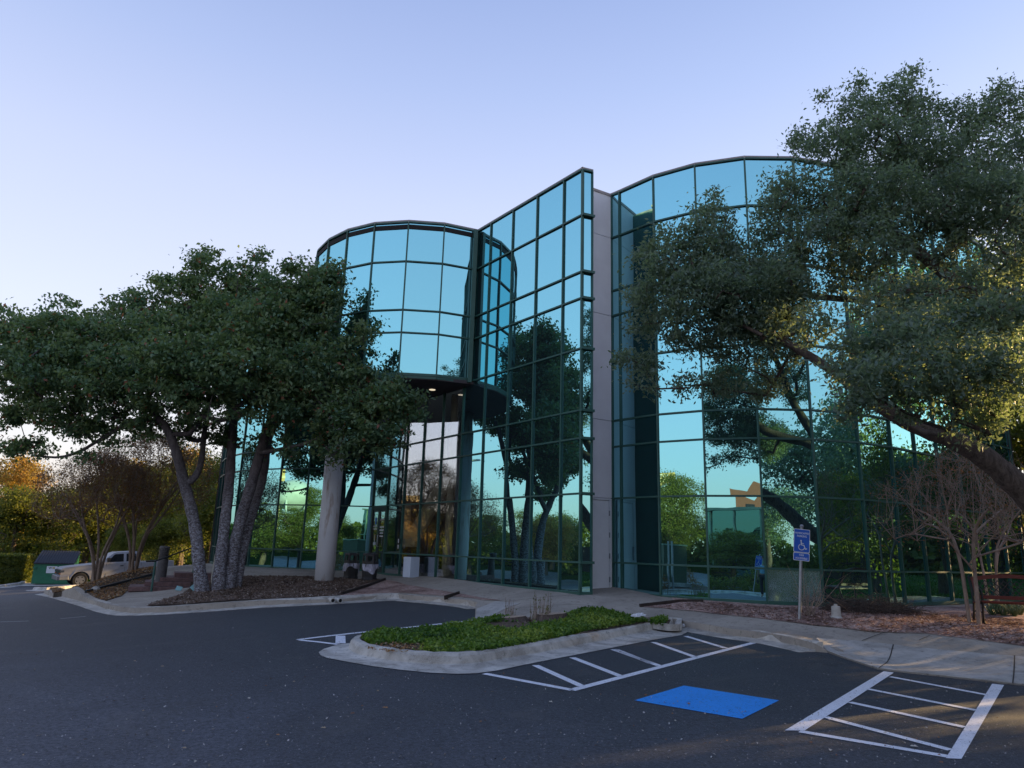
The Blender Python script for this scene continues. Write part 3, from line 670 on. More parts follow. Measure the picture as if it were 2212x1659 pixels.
# travel from right door to corner (along Ad)
lw_ = (Ew - .16) / 2
for s_ in (-1, 1):
    cc = dm + Ad * s_ * (lw_ / 2 + .01) - Dn * .03
    b = MB()
    b.box((cc.x - Ad.x * (lw_ / 2 - .035), cc.y - Ad.y * (lw_ / 2 - .035), .80 + 1.12), (.07, .06, 2.24), ea)
    b.box((cc.x + Ad.x * (lw_ / 2 - .035), cc.y + Ad.y * (lw_ / 2 - .035), .80 + 1.12), (.07, .06, 2.24), ea)
    b.box((cc.x, cc.y, .80 + .13), (lw_ - .145, .055, .24), ea); b.box((cc.x, cc.y, .80 + 2.19), (lw_ - .145, .055, .1), ea)
    dr = b.build('entrance_door', MT['frame_d'], BLD)
    b = MB(); b.box((cc.x, cc.y, .80 + 1.2), (lw_ - .14, .012, 1.95), ea); b.build('door_glass', MT['lobby'], dr)
    hp = cc - Ad * s_ * (lw_ / 2 - .10) + Dn * .09
    b = MB(); b.tube([(hp.x - Dn.x * .06, hp.y - Dn.y * .06, 1.72), (hp.x, hp.y, 1.72), (hp.x, hp.y, 2.12), (hp.x - Dn.x * .06, hp.y - Dn.y * .06, 2.12)], .013, 6); b.build('handle', MT['steel'], dr)
    f0 = cc + Dn * .012; ux = -Ad
    fr = lambda x, z: ((f0.x + ux.x * x, f0.y + ux.y * x, z), ux, (0, 0, 1), Dn)
    if s_ > 0:   # left leaf in the picture
        text_mesh('HANDICAPPED', .085, fr(0, 2.43), 'door_lettering', MT['white'], dr); text_mesh('ENTRANCE', .085, fr(0, 2.33), 'door_lettering', MT['white'], dr)
        b = MB(); b.prism([(-.055, -.12), (.055, -.12), (.055, .12), (-.055, .12)], fr(0, 2.62), .003); b.build('access_sticker', MT['signblue'], dr)
        b = MB(); b.prism([(.05 * math.cos(a), .13 * math.sin(a)) for a in [k * math.pi / 8 for k in range(16)]], fr(0, 2.03), .003); b.build('yellow_sticker', MT['yellow'], dr)
        b = MB(); b.prism([(-.09, -.05), (.09, -.05), (.09, .05), (-.09, .05)], fr(0, 1.82), .003); b.build('notice_sticker', MT['bluew'], dr)
    else:
        text_mesh('BUILDING 6', .10, fr(0, 2.66), 'door_lettering', MT['white'], dr)
        b = MB()
        for k, wd in enumerate((.30, .32, .24, .26)): b.prism([(-wd / 2, -.025), (wd / 2, -.025), (wd / 2, .025), (-wd / 2, .025)], fr(-.02, 2.40 - .105 * k), .003)
        b.build('door_lettering', MT['white'], dr)
b = MB(); pz_ = dm - Dn * .02
b.box((pz_.x, pz_.y, 3.09), (Ew - .06, .09, .10), ea)
for s_ in (-1, 1): b.box((pz_.x + Ad.x * s_ * (Ew / 2 - .06), pz_.y + Ad.y * s_ * (Ew / 2 - .06), 1.92), (.06, .09, 2.3), ea)
b.build('entrance_frame', MT['frame_d'], BLD)
# lobby interior: floor, back wall, ceiling, zigzag stair stringer, pillar
inn = -Dn
def ip(t, d_, z): p_ = A0 + Ad * t + inn * d_; return Vector((p_.x, p_.y, z))
b = MB(); b.add([ip(5, .3, .8), ip(11.2, .3, .8), ip(11.2, 4, .8), ip(5, 4, .8)], [(0, 1, 2, 3)]); b.build('lobby_floor', MT['concrete'], BLD)
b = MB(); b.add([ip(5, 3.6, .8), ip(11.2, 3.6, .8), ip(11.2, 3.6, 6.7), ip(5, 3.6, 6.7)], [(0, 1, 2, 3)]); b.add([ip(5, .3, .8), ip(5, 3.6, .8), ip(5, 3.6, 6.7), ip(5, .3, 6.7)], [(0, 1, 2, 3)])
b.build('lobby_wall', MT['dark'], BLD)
fr = (ip(8.9, .42, 0), -Ad, (0, 0, 1), Dn)
b = MB(); b.prism([(-.55, 1.75), (.35, 1.75), (2.6, 4.0), (2.6, 4.75), (.15, 2.45), (-.2, 2.45), (-.2, 3.2), (-.55, 3.2)], fr, .12); b.build('stair_stringer', MT['beige'], BLD)
b = MB(); b.lathe(ip(6.7, .5, .8), [(.17, 0), (.17, 1.0), (.12, 1.02), (.12, 5.9)], 20); b.build('lobby_column', MT['beige'], BLD)

# ------------------------------------------------------------------ foliage helpers
def leaves(name, cen, nrm, size, mat, parent, aspect=.42, fold=.25, droop=0, rvals=None, jit=.5, flat=0.0):
    """each leaf a folded rhombus; cen (n,3) world"""
    n = len(cen); off = np.array(ORG[parent.name]) if parent is not None else np.zeros(3)
    d = RNG.normal(size=(n, 3)); d[:, 2] -= droop; d += nrm * 1.0; d /= np.linalg.norm(d, axis=1)[:, None] + 1e-9
    a = RNG.normal(size=(n, 3)); a[:, 2] += flat; s_ = np.cross(d, a); s_ /= np.linalg.norm(s_, axis=1)[:, None] + 1e-9; u = np.cross(s_, d)
    L = size * (1 + jit * (RNG.random(n) - .5))[:, None]; W = L * aspect / 2 * (.8 + .4 * RNG.random((n, 1)))
    c = cen - off
    p0 = c - d * L * .5; p2 = c + d * L * .5; mid = c - d * L * .05 + u * W * fold
    p1 = mid + s_ * W; p3 = mid - s_ * W
    V = np.stack([p0, p1, p2, p3], 1).reshape(-1, 3)
    me = bpy.data.meshes.new(name); me.vertices.add(len(V)); me.vertices.foreach_set('co', V.astype(np.float32).ravel())
    me.loops.add(4 * n); me.loops.foreach_set('vertex_index', np.arange(4 * n, dtype=np.int32))
    me.polygons.add(n); me.polygons.foreach_set('loop_start', np.arange(0, 4 * n, 4, dtype=np.int32)); me.polygons.foreach_set('loop_total', np.full(n, 4, dtype=np.int32))
    me.update(calc_edges=True); me.materials.append(mat)
    at = me.attributes.new('r', 'FLOAT', 'FACE'); rv = RNG.random(n) if rvals is None else np.clip(rvals, 0, 1); at.data.foreach_set('value', rv.astype(np.float32))
    o = bpy.data.objects.new(name, me); C.objects.link(o)
    if parent is not None: o.parent = parent; ORG[o.name] = ORG[parent.name]
    return o
def blob_points(blobs, dens, squash=.85, shell=.55):
    """blobs: (centre Vector, radius); returns cluster points, mostly near each surface"""
    out_ = []
    for c, r in blobs:
        k = max(3, int(dens * r ** 2)); d = RNG.normal(size=(k, 3)); d /= np.linalg.norm(d, axis=1)[:, None]
        rr = r * (shell + (1 - shell) * RNG.random(k) ** .6)[:, None] * (1 + .13 * RNG.normal(size=(k, 1)))
        p_ = np.array(c) + d * rr * np.array([1, 1, squash]); out_.append(p_)
    return np.vstack(out_)
def cluster_leaves(pts, per, rad_, flat_=.6):
    n = len(pts); k = per; rsz = rad_ * (.6 + .8 * RNG.random((n, 1)))
    base = np.repeat(pts, k, 0); off = RNG.normal(size=(n * k, 3)) * np.repeat(rsz, k, 0) * np.array([1, 1, flat_]) * .55
    return base + off, np.repeat(RNG.random(n), k)
def branchwork(b, stems, targets, tip=.008, k=5, rs=.05, maxr=.2, sag=.10, rise=0.0, thick=1.0):
    """attach targets (sorted outwards) to the nearest earlier node, widening towards the stems"""
    nodes = []; par = []; 
    for st in stems:
        pr = -1
        for p_ in st: nodes.append(np.array(p_, float)); par.append(pr); pr = len(nodes) - 1
    ns = len(nodes); base = np.mean([n_ for n_ in nodes], 0)
    T = sorted([np.array(t) for t in targets], key=lambda t: np.linalg.norm(t - base))
    A = np.array(nodes)
    for t in T:
        dd = np.linalg.norm(A - (t - np.array([0, 0, rise])), axis=1) + .6 * np.maximum(0, A[:, 2] - t[2] + .1) ; i = int(np.argmin(dd)); L = np.linalg.norm(A[i] - t)
        m_ = max(1, int(L / .45)); last = i
        side = RNG.normal(size=3) * L * .08
        for q in range(1, m_ + 1):
            f_ = q / m_; p_ = A[i] * (1 - f_) + t * f_ + side * math.sin(f_ * math.pi) + np.array([0, 0, -sag * L * math.sin(f_ * math.pi)])
            nodes.append(p_); par.append(last); last = len(nodes) - 1
        A = np.array(nodes)
    w_ = np.full(len(nodes), 0.0)
    ch = [[] for _ in nodes]
    for i, p_ in enumerate(par):
        if p_ >= 0: ch[p_].append(i)
    for i in range(len(nodes) - 1, -1, -1):
        w_[i] = (sum(w_[c] ** 2.3 for c in ch[i]) + tip ** 2.3) ** (1 / 2.3)
    for i in range(ns, len(nodes)):
        p_ = par[i]; r0 = min(w_[i] * 1.05 * thick, maxr); r1 = min(w_[i] * thick, maxr)
        b.tube([nodes[p_], nodes[i]], [r0, r1], k if w_[i] > .02 else 4, cap=False)
    return A
def stem_tube(b, px_pts, rads, k=10):
    P = smooth_path(px_pts, 2); n = len(P)
    R_s = np.interp(np.linspace(0, 1, n), np.linspace(0, 1, len(rads)), rads); R_s = [r * (1 + .06 * math.sin(i * 2.1)) for i, r in enumerate(R_s)]
    b.tube(P, list(R_s), k); return [tuple(p_) for p_ in P]

# --- left oak (four trunks) in the mulch bed
base = uh(468, 1277); tz = base.z; D0 = base.y
oak = empty('oak_tree', base, 'spreading oak with four lichen spotted trunks in the brown mulch bed at left', 'tree')
def T(u, v, D): return pd(u, v, D)
tb = MB(); stems = []
tr = [([(438, 1288, D0), (430, 1225, D0), (424, 1150, D0 + .1), (410, 1085, D0), (398, 1045, D0 - .1), (385, 990, D0 - .4), (365, 930, D0 - .6), (330, 890, D0 - .9)], [.24, .175, .165, .16, .15, .13, .11, .08]),
      ([(470, 1286, D0 + .2), (476, 1215, D0 + .2), (486, 1130, D0 + .3), (494, 1060, D0 + .4), (500, 980, D0 + .4), (505, 900, D0 + .3), (500, 820, D0)], [.22, .17, .155, .15, .13, .11, .07]),
      ([(492, 1284, D0 + .5), (502, 1200, D0 + .5), (520, 1120, D0 + .4), (545, 1040, D0 + .2), (560, 985, D0 + .1), (580, 920, D0), (600, 860, D0 + .3)], [.22, .18, .165, .155, .14, .11, .08]),
      ([(508, 1280, D0 + .8), (522, 1195, D0 + .8), (548, 1100, D0 + .9), (570, 1030, D0 + 1), (576, 975, D0 + 1.1), (585, 930, D0 + 1.2), (640, 840, D0 + 1.4)], [.18, .14, .125, .12, .11, .10, .07]),
      ([(398, 1045, D0 - .1), (420, 1035, D0 - .1), (436, 1000, D0 + .2), (440, 940, D0 + .6), (450, 880, D0 + 1)], [.09, .1, .09, .08, .07])]
for P, rr in tr: stems.append(stem_tube(tb, [T(*q) for q in P], rr))
stems.append(stem_tube(tb, [T(563, 978, D0), (T(600, 972, D0 - .4)), T(660, 960, D0 - .9), T(720, 930, D0 - 1.2)], [.08, .06, .05, .03]))
stems.append(stem_tube(tb, [T(355, 915, D0 - .6), T(300, 900, D0 - .4), T(240, 935, D0 + .2), T(150, 990, D0 + .9), T(70, 985, D0 + 1.4)], [.09, .07, .06, .04, .02]))
LBX = 0
LB = [(30, 735, 82, .5), (110, 730, 80, 0), (180, 715, 60, .8), (45, 800, 72, .4), (130, 800, 88, -.6), (215, 745, 80, -.2), (230, 815, 75, -1.2), (290, 680, 62, .6), (315, 745, 85, -.6), (330, 830, 70, -1.4), (255, 860, 50, -.5),
      (400, 655, 70, 1), (400, 735, 85, -.5), (430, 825, 88, -1.8), (425, 885, 45, -1.2), (465, 622, 75, 1.2), (545, 625, 72, 1.4), (505, 700, 88, 0), (545, 785, 95, -1.8), (535, 862, 60, -1.4), (625, 640, 68, 1.7), (690, 635, 55, 2),
      (640, 715, 82, .6), (655, 800, 82, -1), (640, 868, 60, -.8), (712, 600, 34, 2.1), (720, 680, 48, 2), (752, 745, 55, 1), (785, 725, 24, 1), (770, 815, 46, -.2), (835, 850, 58, -.6), (880, 885, 40, -.7), (800, 905, 58, -1), (735, 905, 58, -1), (760, 962, 30, -1), (690, 950, 30, -.5), (850, 940, 34, -1),
      (55, 950, 26, 1.6), (20, 975, 26, 1.8), (95, 975, 16, 1.2), (360, 610, 26, 1), (560, 560, 20, 1.6), (300, 630, 16, 1), (130, 655, 16, .8), (150, 880, 38, 0), (90, 880, 32, .6), (190, 905, 22, 0), (500, 950, 24, .5), (610, 930, 24, .2), (180, 935, 26, .3), (120, 915, 30, .6), (240, 905, 30, .2), (330, 905, 40, -.6), (400, 930, 30, 1.2), (470, 930, 34, 1.0), (40, 900, 22, 1.4), (560, 960, 22, 1.0), (625, 970, 20, .8), (720, 985, 22, -.8), (810, 965, 26, -1), (60, 870, 40, 1), (20, 900, 32, 1.4), (150, 925, 28, .6), (230, 935, 26, .4), (300, 925, 28, 0), (240, 962, 16, .4), (180, 985, 15, .8), (440, 560, 26, 1), (640, 575, 26, 1.8), (760, 660, 26, 1.6), (820, 690, 22, 1)]
LB += [(660, 735, 55, 4.0), (520, 760, 90, 2.6), (380, 800, 70, 2.2), (250, 790, 80, 2.0), (600, 840, 60, 2.5), (100, 800, 60, 3), (440, 700, 80, 3.5), (560, 700, 80, -1.6), (350, 780, 70, -2.2)]
LB = [(u, v, r, (d_ if u < 600 else min(d_, -.2 if u < 740 else -.9) - .6)) for u, v, r, d_ in LB]
LB = [q for q in LB if (q[0], q[1]) not in ((760, 660), (820, 690), (752, 745), (720, 680))] + [(690, 590, 34, -.9), (715, 640, 26, -1.2), (670, 640, 46, -.9), (700, 690, 30, -1.2), (745, 760, 34, -1.4)]
blobs = [(pd(u, v, D0 + d_), r * (D0 + d_) / FPX * 1.02) for u, v, r, d_ in LB]
cl = blob_points(blobs, 64, .85, .4)
A = branchwork(tb, stems, [tuple(c) for c, r in blobs] + [tuple(p_) for p_ in cl[RNG.choice(len(cl), 420, replace=False)]], tip=.009, maxr=.10)
tb.build('trunk', MT['bark_oak'], oak, smooth=True)
lp, rv = cluster_leaves(cl, 50, .30, .6)
print('left oak leaves', len(lp))
nr = np.zeros_like(lp); nr[:, 2] = -.1
rv = np.where(RNG.random(len(lp)) < .02, .97, .8 * np.clip(rv * .6 + RNG.random(len(lp)) * .4, 0, 1))
leaves('crown', lp, nr, .135, MT['leaf_oak'], oak, .55, .30, rvals=rv, flat=1.3)

# --- right live oak
rbase = Vector((10.3, 11.6, float(lot(10.3, 11.6)) + .1))
roak = empty('live_oak_tree', rbase, 'large grey green live oak hanging over the building from the right edge', 'tree')
tb = MB(); stems = []
def S_(pts, rr, k=12):
    rr = [q * .8 for q in rr]; stems.append(stem_tube(tb, pts, rr, k))
S_([rbase - Vector((0, 0, .2)), rbase + Vector((-.15, 0, .9)), rbase + Vector((-.5, 0, 1.7)), pd(2275, 1130, 11.4), pd(2200, 1050, 11.3), pd(2130, 988, 11.3), pd(2060, 948, 11.2), pd(1985, 925, 11.1), pd(1900, 880, 11.0), pd(1800, 800, 10.8), pd(1700, 740, 11.0), pd(1600, 690, 11.2)], [.42, .34, .30, .27, .25, .22, .19, .16, .12, .09, .07, .05], 16)
S_([rbase + Vector((-.45, 0, 1.6)), rbase + Vector((0, 0, 3.2)), pd(2330, 760, 11.0), pd(2200, 690, 10.5), pd(2090, 630, 10.6), pd(2000, 560, 10.6), pd(1900, 470, 10.8)], [.3, .26, .2, .17, .13, .10, .06])
S_([pd(2330, 760, 11.0), pd(2260, 560, 10.6), pd(2150, 420, 10.9), pd(2050, 330, 11)], [.2, .15, .1, .05])
S_([pd(2090, 630, 10.6), pd(1980, 620, 10.8), pd(1860, 650, 11), pd(1750, 640, 11.2)], [.12, .09, .07, .05])
RB = [(1790, 330, 62, 11), (1850, 255, 65, 11.4), (1925, 225, 62, 11.6), (2000, 245, 55, 12), (2090, 265, 62, 12), (2175, 240, 60, 12), (2240, 330, 80, 11.2), (1890, 320, 82, 11), (1990, 330, 85, 11), (2095, 360, 90, 10.8), (1745, 300, 34, 11.4), (1715, 300, 18, 11.4), (1780, 210, 18, 11.5), (1850, 180, 22, 11.6), (1960, 165, 26, 11.7), (2150, 200, 24, 12), (1820, 420, 82, 10.8), (1930, 430, 92, 10.4), (2050, 440, 92, 10.4), (2170, 450, 90, 10.2), (1710, 420, 66, 11.2), (1680, 485, 55, 11.2), (1650, 450, 22, 11.2),
      (1780, 520, 82, 10.8), (1890, 540, 85, 10.4), (2020, 530, 80, 10.6), (2180, 560, 60, 10), (1840, 600, 60, 10.8), (1540, 470, 44, 11.2), (1455, 520, 48, 11.3), (1400, 555, 34, 11.5), (1520, 550, 66, 11.2), (1610, 560, 55, 11.4), (1425, 630, 52, 11.3), (1510, 640, 80, 10.9), (1610, 650, 78, 10.9), (1700, 650, 62, 11.2),
      (1385, 700, 34, 11.3), (1355, 775, 26, 11.3), (1395, 790, 34, 11.3), (1480, 735, 44, 11.4), (1590, 740, 66, 11.4), (1690, 740, 60, 11.6), (1420, 840, 16, 11.2), (1370, 830, 14, 11.2), (1480, 830, 26, 11.6), (1560, 830, 40, 11.8), (1540, 420, 14, 11.2), (1650, 830, 40, 12),
      (1850, 765, 62, 8.6), (1945, 730, 66, 8.6), (2050, 705, 66, 8.8), (2150, 690, 70, 8.6), (1870, 835, 54, 8.2), (1975, 805, 80, 8.2), (2085, 790, 82, 8.2), (2185, 800, 80, 8.2), (1940, 880, 34, 8.4), (2040, 870, 46, 8.6), (2130, 880, 55, 9), (1800, 800, 26, 8.6), (1830, 900, 16, 8.4),
      (2300, 480, 110, 10.5), (2320, 300, 90, 11), (2330, 640, 90, 9.5), (2420, 600, 120, 9), (2350, 420, 120, 8.0), (1950, 620, 30, 11.5)]
RB += [(1760, 700, 46, 9.6), (1900, 660, 56, 9.6), (2000, 640, 56, 9.6), (2110, 620, 56, 9.6), (1835, 880, 26, 8.5), (1985, 900, 34, 8.5), (2110, 925, 46, 9), (2180, 890, 44, 8.8), (2060, 905, 30, 8.8), (1620, 600, 50, 11.0), (1480, 600, 50, 11.2), (1560, 520, 40, 11.2), (1700, 560, 50, 11.0)]
RB += [(1950, 380, 90, 12.6), (2100, 420, 100, 12.8), (1820, 470, 80, 12.6), (1540, 600, 70, 12.6), (1440, 570, 46, 11.0), (1500, 500, 34, 11.1), (1560, 620, 60, 10.6), (1460, 690, 46, 10.9), (1640, 700, 60, 10.9), (1560, 700, 56, 11.0), (1700, 600, 60, 10.6), (1380, 640, 30, 11.1)]
blobs = [(pd(u, v, D_), r * D_ / FPX * 1.02) for u, v, r, D_ in RB]
thin = [b_ for b_, q in zip(blobs, RB) if q[3] <= 9.3 and q[1] >= 850]
cl = np.vstack([blob_points([q for q in blobs if q[0].y > 9.3], 250, .9, .45), blob_points([q for q in blobs if q[0].y <= 9.3 and q not in thin], 340, .9, .5), blob_points(thin, 130, .9, .4)])
branchwork(tb, stems, [tuple(c) for c, r in blobs] + [tuple(p_) for p_ in cl[RNG.choice(len(cl), 700, replace=False)]], tip=.006, maxr=.09)
tb.build('trunk', MT['bark'], roak, smooth=True)
lp, rv = cluster_leaves(cl, 34, .17, .8)
print('right oak leaves', len(lp))
leaves('crown', lp, np.zeros_like(lp), .080, MT['leaf_live'], roak, .42, .3, flat=1.0, rvals=np.clip(rv * .5 + RNG.random(len(lp)) * .5, 0, 1))

# --- crape myrtles (vase of pale stems, nearly bare twigs)
def crape(base, H, W, label, group, nst=6, leaf='leaf_brown', nleaf=1200, seed=0, lean=(0, 0), rad0=.06, low=.32, leafsize=.07, nt=420, ntw=6):
    t = empty('crape_myrtle', base, label, 'tree', group); rs = np.random.default_rng(seed); b = MB(); sts = []; B0 = np.array(base)
    for i in range(nst):
        a = 2 * math.pi * i / nst + rs.random() * .6; o0 = np.array([math.cos(a), math.sin(a), 0]) * .10
        top = B0 + np.array([math.cos(a) * W * .27 + lean[0], math.sin(a) * W * .27 + lean[1], H * .68])
        m1 = B0 + o0 * 1.5 + np.array([0, 0, H * low * .6]) + rs.normal(size=3) * .05
        m2 = (m1 * .5 + top * .5) + rs.normal(size=3) * .09
        P = smooth_path([Vector(B0 + o0 - np.array([0, 0, .12])), Vector(m1), Vector(m2), Vector(top)], 2)
        rr = np.linspace(rad0, rad0 * .4, len(P)); b.tube(P, list(rr), 7); sts.append([tuple(p_) for p_ in P])
    n = nt; zz = .46 + .54 * rs.random(n) ** .8; aa = rs.random(n) * 6.283; rq = W * .5 * np.sqrt(rs.random(n)) * np.clip(np.sin((zz - .30) / .74 * math.pi) * 1.15, .25, 1)
    tg = B0 + np.stack([lean[0] * 1.5 * zz + rq * np.cos(aa), lean[1] * 1.5 * zz + rq * np.sin(aa), H * zz], 1)
    A = branchwork(b, sts, [tuple(x) for x in tg], tip=.0042, k=5, maxr=.045, sag=.04, rise=.45)
    b.build('trunk', MT['bark_crape'], t, smooth=True)
    # fine twigs
    tw = MB()
    for p_ in tg:
        for _ in range(ntw):
            e = p_ + rs.normal(size=3) * .17 + np.array([0, 0, .14]); tw.tube([tuple(p_), tuple((p_ + e) / 2 + rs.normal(size=3) * .03), tuple(e)], [.004, .003, .0015], 3, cap=False)
    tw.build('twigs', MT['bark_crape'], t)
    ii = rs.integers(0, n, nleaf); lp = tg[ii] + rs.normal(size=(nleaf, 3)) * .16
    leaves('crown', lp, np.zeros_like(lp), leafsize, MT[leaf], t, .5, .3)
    return t
MT['grit'] = m_leaf('grit', [(.10, .09, .09), (.30, .29, .31), (.20, .17, .14), (.55, .53, .52)], .02, .9, .2)
crape(crest[3] + Vector((.1, -.35, -.02)), 4.6, 4.6, 'left of two multi stemmed crape myrtles on the slope, in front of the silver pickup', 'crape myrtles on the slope at left', 7, 'leaf_brown', 13000, 3, (-.3, 0), .06)
crape(crest[5] + Vector((.1, -.3, -.02)), 5.2, 5.0, 'right of the two multi stemmed crape myrtles on the slope, beside the path light', 'crape myrtles on the slope at left', 8, 'leaf_brown', 16000, 5, (.1, 0), .06)
crape(uh(2108, 1348), 3.3, 3.3, 'pale trunked crape myrtle standing at the left end of the wooden bench', 'crape myrtles beside the bench', 3, 'leaf_brown', 1500, 8, (.1, .1), .042, .8, .05, 190, 4)
crape(pz(2150, 1322, .7), 3.4, 3.0, 'crape myrtle with thin leaning stems behind the wooden bench', 'crape myrtles beside the bench', 3, 'leaf_brown', 1500, 9, (.5, .3), .035, .6, .05, 150, 4)

# --- generic tree prototypes, then copies
def make_tree(name, label, group, H, R_, seed, leaf, nclus=260, per=34, lsz=.30, trunk_h=.28, bark='bark'):
    global RNG
    keep = RNG; RNG = np.random.default_rng(seed)
    t = empty(name, (0, 0, 0), label, 'tree', group); b = MB()
    st = stem_tube(b, [Vector((0, 0, -.5)), Vector((.1, .05, H * .15)), Vector((-.05, .1, H * .35)), Vector((.1, 0, H * .55))], [R_ * .075, R_ * .06, R_ * .045, R_ * .03], 8)
    bl = []
    for i in range(15):
        a = RNG.random() * 6.28; q = R_ * (.25 + .5 * RNG.random()); z = H * (trunk_h + .12 + (.86 - trunk_h - .12) * RNG.random())
        q *= 1 - .55 * max(0, (z / H - .6) / .4); bl.append((Vector((q * math.cos(a), q * math.sin(a), z)), R_ * (.26 + .2 * RNG.random())))
    bl.append((Vector((0, 0, H * .82)), R_ * .36))
    if trunk_h < .5: bl.append((Vector((0, 0, H * .5)), R_ * .45))
    cl = blob_points(bl, nclus / (17 * (R_ * .36) ** 2), .8, .35)
    branchwork(b, [st], [tuple(c) for c, r in bl] + [tuple(x) for x in cl[:60]], tip=.02, maxr=R_ * .05)
    b.build('trunk', MT[bark], t, smooth=True)
    lp, rv = cluster_leaves(cl, per, R_ * .16, .7)
    leaves('crown', lp, np.zeros_like(lp), lsz, MT[leaf], t, .55, .3, flat=.8, rvals=np.clip(rv * .6 + RNG.random(len(lp)) * .4, 0, 1)); RNG = keep; return t
PROTO = {}
def put(kind, x, y, s=1.0, sz=None, label=None, group=None, rz=None, z=None):
    if kind not in PROTO:
        spec = {'bushy': ('bushy_tree', 9, 4.2, 21, 'leaf_bg', .10), 'broad': ('broadleaf_tree', 11, 5.0, 22, 'leaf_bg', .14), 'autumn': ('autumn_tree', 9, 3.8, 23, 'leaf_gold', .16), 'dark': ('live_oak_tree', 10, 5.4, 24, 'leaf_live', .34), 'canopy': ('canopy_tree', 6.6, 3.0, 27, 'leaf_live', .61)}[kind]  # canopy: crown shaped to cut sun rays above the lit asphalt patch
        t = make_tree(spec[0], label, group, spec[1], spec[2], spec[3], spec[4], trunk_h=spec[5], nclus=(900 if kind == 'canopy' else 420), per=48, lsz=.20); PROTO[kind] = t
    else: t = copy_tree(PROTO[kind]); t['label'] = label; t['group'] = group
    if z is None: z = float(lot(x, y)) - .05
    t.location = (x, y, z); t.rotation_euler = (0, 0, rz if rz is not None else (x * 1.7 + y * 2.3) % 6.28); t.scale = (s, s, sz or s); return t
# left background
G1 = 'trees beyond the left end of the lot'
def pu(u, D): return ray(u, 1160).x / ray(u, 1160).y * D
for kind, u, D, s, sz, lab in [
    ('bushy', 30, 54, .85, .75, 'dense green bushy tree at the far left behind the box hedge'), ('bushy', 110, 56, .9, .78, 'dense green bushy tree rising right behind the green dumpster'),
    ('bushy', 190, 58, .95, .85, 'dark bushy tree behind the hood of the silver pickup'), ('broad', 262, 60, .8, .85, 'taller green tree behind the cab of the silver pickup'),
    ('broad', 330, 62, .85, .9, 'green tree behind the path light and stairs'), ('bushy', 392, 56, .8, .75, 'low green tree seen left of the oak trunks'),
    ('autumn', 5, 75, 1.15, 1.3, 'orange autumn tree at the left edge above the green bushes'), ('autumn', 300, 74, 1.3, 1.25, 'yellow leaved tree behind the right crape myrtle'),
    ('autumn', 395, 66, 1.1, 1.3, 'yellow leaved tree glowing between the oak trunks'), ('autumn', 215, 72, 1.0, 1.05, 'yellow leaved tree behind the left crape myrtle'),
    ('broad', 455, 52, .8, .85, 'green tree behind the left end of the glass building'), ('bushy', 345, 46, .42, .45, 'low green shrub tree behind the stairs'), ('bushy', 270, 50, .5, .45, 'low green shrub tree behind the pickup cab')]:
    put(kind, pu(u, D), D, s, sz, lab, G1)
for x, y, lab in [(-6, 50, 'large unseen oak added behind the middle of the glass building to shade the pickup'), (-13, 53, 'large unseen oak added behind the left end of the glass building to shade the pickup')]: put('dark', x, y, 1.5, 1.5, lab, 'oaks added behind the building as sun screens')  # unseen oaks added to keep low sun off the pickup
for x, y, lab in [(-14, 49.5, 'bushy tree added left behind the building to shade the pickup'), (-9, 51, 'bushy tree added behind the building beside the unseen oaks to shade the pickup'), (-19, 47, 'bushy tree added just left of the building end, behind the path light, to shade the pickup')]: put('bushy', x, y, .8, .7, lab, 'bushy trees added behind the building as sun screens')  # added as low sun screens for the pickup, mostly out of view
db = [hit(lr_x, lr_y) for lr_x, lr_y in zip(RNG.uniform(-100, 2212, 4200), 1300 + 358 * RNG.random(4200) ** .7)]
PDB = np.array([tuple(p_) for p_ in db]); inl = inside([(q[0], q[1]) for q in lotpoly], PDB[:, 0], PDB[:, 1]); PDB = PDB[inl]

# ------------------------------------------------------------------ ground cover, litter, bed debris
def scatter_in(poly, n, zf, dz=0.0):
    xs = [q[0] for q in poly]; ys = [q[1] for q in poly]; P = []
    while len(P) < n:
        X = RNG.uniform(min(xs), max(xs), n); Y = RNG.uniform(min(ys), max(ys), n); k = inside(poly, X, Y); P += list(zip(X[k], Y[k]))
    P = np.array(P[:n]); return np.column_stack([P, zf(P[:, 0], P[:, 1]) + dz])
def flat_litter(name, pts, size, mat, aspect, tilt=.25, label=None, cat=None, kind='stuff'):
    o = empty_parentless = None
    n = len(pts); d = RNG.normal(size=(n, 3)) * np.array([1, 1, tilt]); d /= np.linalg.norm(d, axis=1)[:, None]
    upv = np.array([0, 0, 1.]) + RNG.normal(size=(n, 3)) * tilt; s_ = np.cross(d, upv); s_ /= np.linalg.norm(s_, axis=1)[:, None]
    L = size * (.4 + 1.2 * RNG.random((n, 1))); W = L * aspect * (.6 + .8 * RNG.random((n, 1)))
    V = np.stack([pts - d * L / 2, pts + s_ * W / 2, pts + d * L / 2 + upv * L * .05, pts - s_ * W / 2 + upv * L * .05], 1).reshape(-1, 3)
    me = bpy.data.meshes.new(name); me.vertices.add(len(V)); me.vertices.foreach_set('co', V.astype(np.float32).ravel())
    me.loops.add(4 * n); me.loops.foreach_set('vertex_index', np.arange(4 * n, dtype=np.int32)); me.polygons.add(n)
    me.polygons.foreach_set('loop_start', np.arange(0, 4 * n, 4, dtype=np.int32)); me.polygons.foreach_set('loop_total', np.full(n, 4, dtype=np.int32))
    me.update(calc_edges=True); me.materials.append(mat); at = me.attributes.new('r', 'FLOAT', 'FACE'); at.data.foreach_set('value', RNG.random(n).astype(np.float32))
    ob = bpy.data.objects.new(name, me); C.objects.link(ob); ob['kind'] = kind
    if label: ob['label'] = label; ob['category'] = cat
    return ob
flat_litter('debris', PDB + np.array([0, 0, .012]), .017, MT['grit'], .6, .3, 'tiny pale bits of bark and grit scattered over the asphalt', 'debris')
